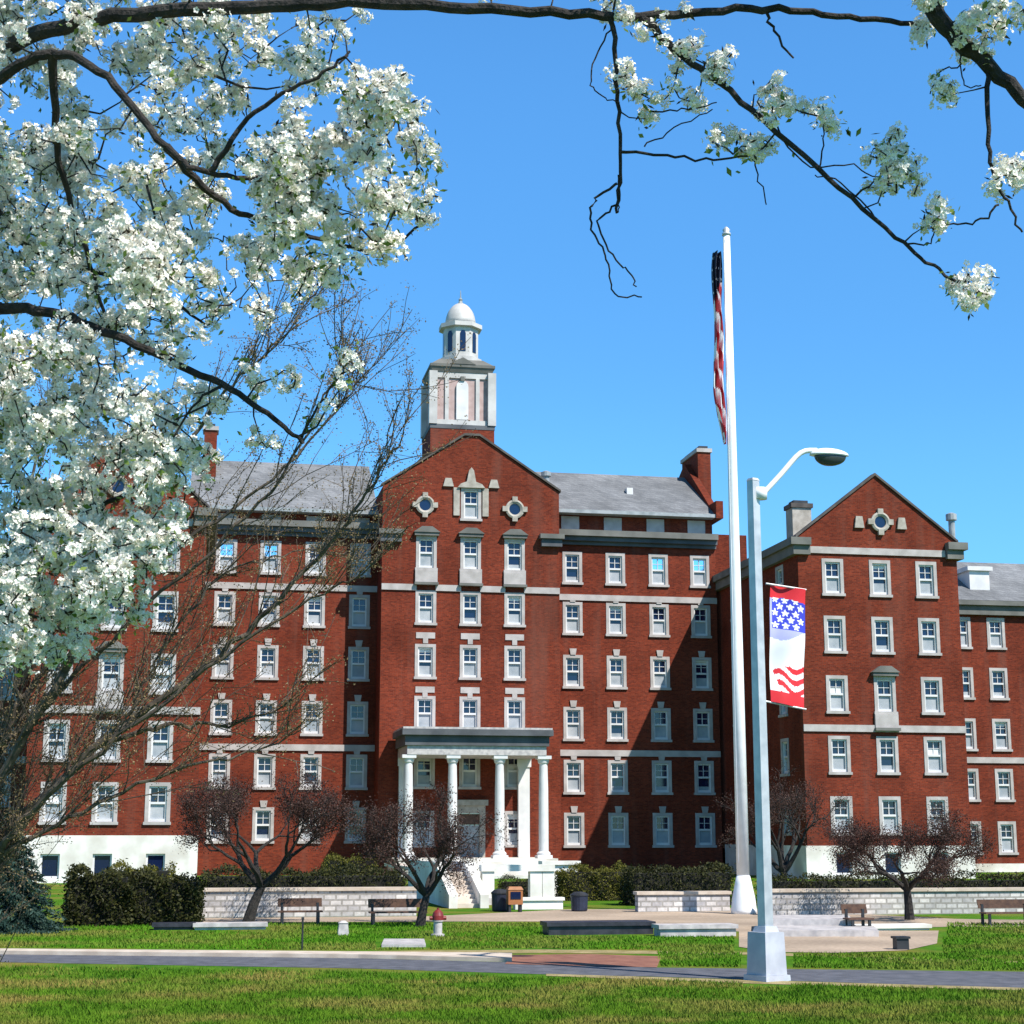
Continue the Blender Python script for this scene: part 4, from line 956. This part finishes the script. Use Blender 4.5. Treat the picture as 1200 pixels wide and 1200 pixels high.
twig([(262,450,7.1),(232,470,7.0),(200,515,7.0)], .008, .004); twig([(352,518,7.0),(370,480,7.0),(395,445,7.0),(408,425,7.0)], .007, .003)
twig([(1040,268,6.56),(985,215,6.6),(955,205,6.6)], .004); twig([(910,145,6.7),(940,190,6.65),(1000,195,6.6),(1030,212,6.6)], .004)

def inpoly(x, y, poly):
    ins = False; j = len(poly)-1
    for i in range(len(poly)):
        xi, yi = poly[i]; xj, yj = poly[j]
        if (yi > y) != (yj > y) and x < (xj-xi)*(y-yi)/(yj-yi)+xi: ins = not ins
        j = i
    return ins
ATT = []                                                            # points the twigs grow towards
def region(poly, n, z0, z1, clump=5, sg=12):
    xs, ys = [p[0] for p in poly], [p[1] for p in poly]; k = 0
    while k < n:
        x, y = RNG.uniform(min(xs), max(xs)), RNG.uniform(min(ys), max(ys))
        if not inpoly(x, y, poly): continue
        z = RNG.uniform(z0, z1)
        for q in range(RNG.integers(2, 2*clump-1)):
            ATT.append(D(x+RNG.normal()*sg, y+RNG.normal()*sg, z+RNG.normal()*.07)); k += 1
region([(340,140),(400,100),(485,105),(500,150),(490,250),(500,275),(440,305),(400,340),(330,270),(290,215)], 300, 6.5, 7.3)
region([(-60,-20),(420,-10),(400,60),(420,95),(330,150),(300,215),(190,300),(60,330),(-60,330)], 760, 7.0, 9.0)
region([(-60,150),(90,150),(130,250),(120,400),(-60,430)], 330, 7.2, 8.9)
region([(115,290),(160,275),(205,325),(190,350),(130,330)], 80, 6.5, 6.8)
region([(130,250),(330,280),(390,330),(300,360),(220,390),(120,400)], 210, 7.2, 8.6)
region([(-60,400),(110,385),(185,470),(205,560),(200,640),(150,720),(70,770),(-60,790)], 950, 6.6, 7.9)
region([(200,400),(330,380),(350,440),(300,540),(210,560),(180,470)], 50, 6.9, 8.0)
region([(-20,560),(130,560),(110,760),(-20,800)], 90, 6.8, 7.9)
region([(420,-60),(760,-60),(740,20),(420,10)], 14, 6.6, 7.2)
region([(120,-450),(560,-450),(490,-60),(60,-60)], 900, 7.1, 7.9)       # unseen crown above the frame, placed to shade the blossom below
region([(-250,-400),(110,-400),(60,-60),(-250,-60)], 300, 7.2, 8.2)
region([(930,-480),(1450,-480),(1330,-100),(950,-130)], 420, 5.9, 6.4)  # unseen boughs added to shade the clusters at the right
region([(-500,-250),(-70,-250),(-70,800),(-500,700)], 260, 6.8, 9.4) # crown out of frame to the left
for (x, y, sx, sy, n, z) in [(745,92,16,18,6,6.8),(800,55,28,14,7,6.78),(838,70,22,22,10,6.75),(850,165,20,18,7,6.8),(905,100,14,28,9,6.7),(922,128,12,8,5,6.7),(886,178,18,10,7,6.8),
        (966,140,14,14,7,6.6),(1045,195,22,36,24,6.6),(1092,255,14,16,8,6.5),(1140,334,20,18,14,6.5),(1186,205,14,16,9,6.45),(1078,35,14,12,7,6.8),(1105,105,16,18,6,6.5),
        (1150,25,30,18,8,6.5),(1130,60,12,14,5,6.5),(1185,15,18,12,7,6.4),(780,120,30,24,6,6.8),(400,445,12,20,3,7.0),(1085,5,20,10,5,6.5),(815,125,16,10,4,6.8),(735,25,40,14,6,6.8)]:
    for k in range(n): ATT.append(D(x+RNG.normal()*sx*.6, y+RNG.normal()*sy*.6, z+RNG.normal()*.08))
SKA = np.array([tuple(p) for p in SK]); A_ = np.array([tuple(p) for p in ATT])
d0 = np.array([np.min(np.linalg.norm(SKA-a, axis=1)) for a in A_]); order = np.argsort(d0)
buf = np.zeros((120000, 3)); cnt = len(SKA); buf[:cnt] = SKA
CL = []; LF = []
for i in order:
    a = A_[i]; dd = np.linalg.norm(buf[:cnt]-a, axis=1); j = int(np.argmin(dd)); s = Vector(buf[j]); e = Vector(a); ln = (e-s).length
    if ln < .015: CL.append(a); continue
    k = max(2, min(9, int(ln/.09))); side = Vector(RNG.normal(size=3))*ln*.13 - Vector((0,0,.06*ln))
    pts = []
    for q in range(k+1):
        t = q/k; pts.append(s.lerp(e, t) + side*(4*t*(1-t)) + (Vector(RNG.normal(size=3))*.008 if 0 < q < k else Vector()))
    r0 = min(.0032+.011*ln, .014); mb.tube([p-TB for p in pts], [r0+(.0022-r0)*q/k for q in range(k+1)], 5 if r0 > .006 else 4)
    buf[cnt:cnt+k] = [tuple(p) for p in pts[1:]]; cnt += k
    if RNG.random() < .86: CL.append(a)
    for q in range(1, k):                                           # clusters along the outer part of the twig
        if q/k > .3 and RNG.random() < .55: CL.append(np.array(pts[q]) + RNG.normal(0, .018, 3))
    if RNG.random() < .35: LF.append(a)
mb.build('trunk', 'bark', pear)
CL = np.array(CL); nf = 17
CF = np.repeat(CL, nf, 0); n = len(CF); off = unit(RNG.normal(size=(n,3)) + np.array([0,-.1,.25])); csz = np.repeat(RNG.uniform(.55, 1.2, len(CL)), nf)[:,None]
FC = CF + off*(.042*csz*np.sqrt(RNG.random((n,1))))
nrm = unit(off + RNG.normal(0, .35, (n,3))); ref = unit(np.cross(nrm, RNG.normal(size=(n,3)))); bi = np.cross(nrm, ref)
Vs = []
for k in range(5):
    a = 2*math.pi*k/5; rd = ref*math.cos(a)+bi*math.sin(a); tg = -ref*math.sin(a)+bi*math.cos(a); r_ = (.0138*(.85+.3*RNG.random((n,1))))
    c0 = FC + rd*r_*.12; m0 = FC + rd*r_*.68 + nrm*r_*.22
    Vs.append(np.stack([c0, m0+tg*r_*.44, FC+rd*r_*1.08+nrm*r_*.42, m0-tg*r_*.44], 1))
V = np.stack(Vs, 1).reshape(-1, 3) - np.array(TB); np_mesh('crown', V, np.arange(len(V)).reshape(-1, 4), 'petal', pear)
sp_c = np.repeat(CL, 2, 0) + RNG.normal(0, .024, (len(CL)*2, 3)) - np.array(TB)
V, Fq = leaves(sp_c, .032, .3); np_mesh('spurs', V, Fq, 'spur', pear)
LF = np.array(LF); nl = 5; C = np.repeat(LF, nl, 0) + RNG.normal(0, .035, (len(LF)*nl, 3)) - np.array(TB)
extra = np.array([tuple(D(x+RNG.normal()*9, y+RNG.normal()*12, 7.0)) for x, y in ((388,412),(405,430),(392,455),(365,490),(408,440)) for _ in range(7)]) - np.array(TB)
V, Fq = leaves(np.vstack([C, extra]), .034, .5); np_mesh('young_leaves', V, Fq, 'young_leaf', pear)
print('clusters', len(CL), 'grass', len(pts))
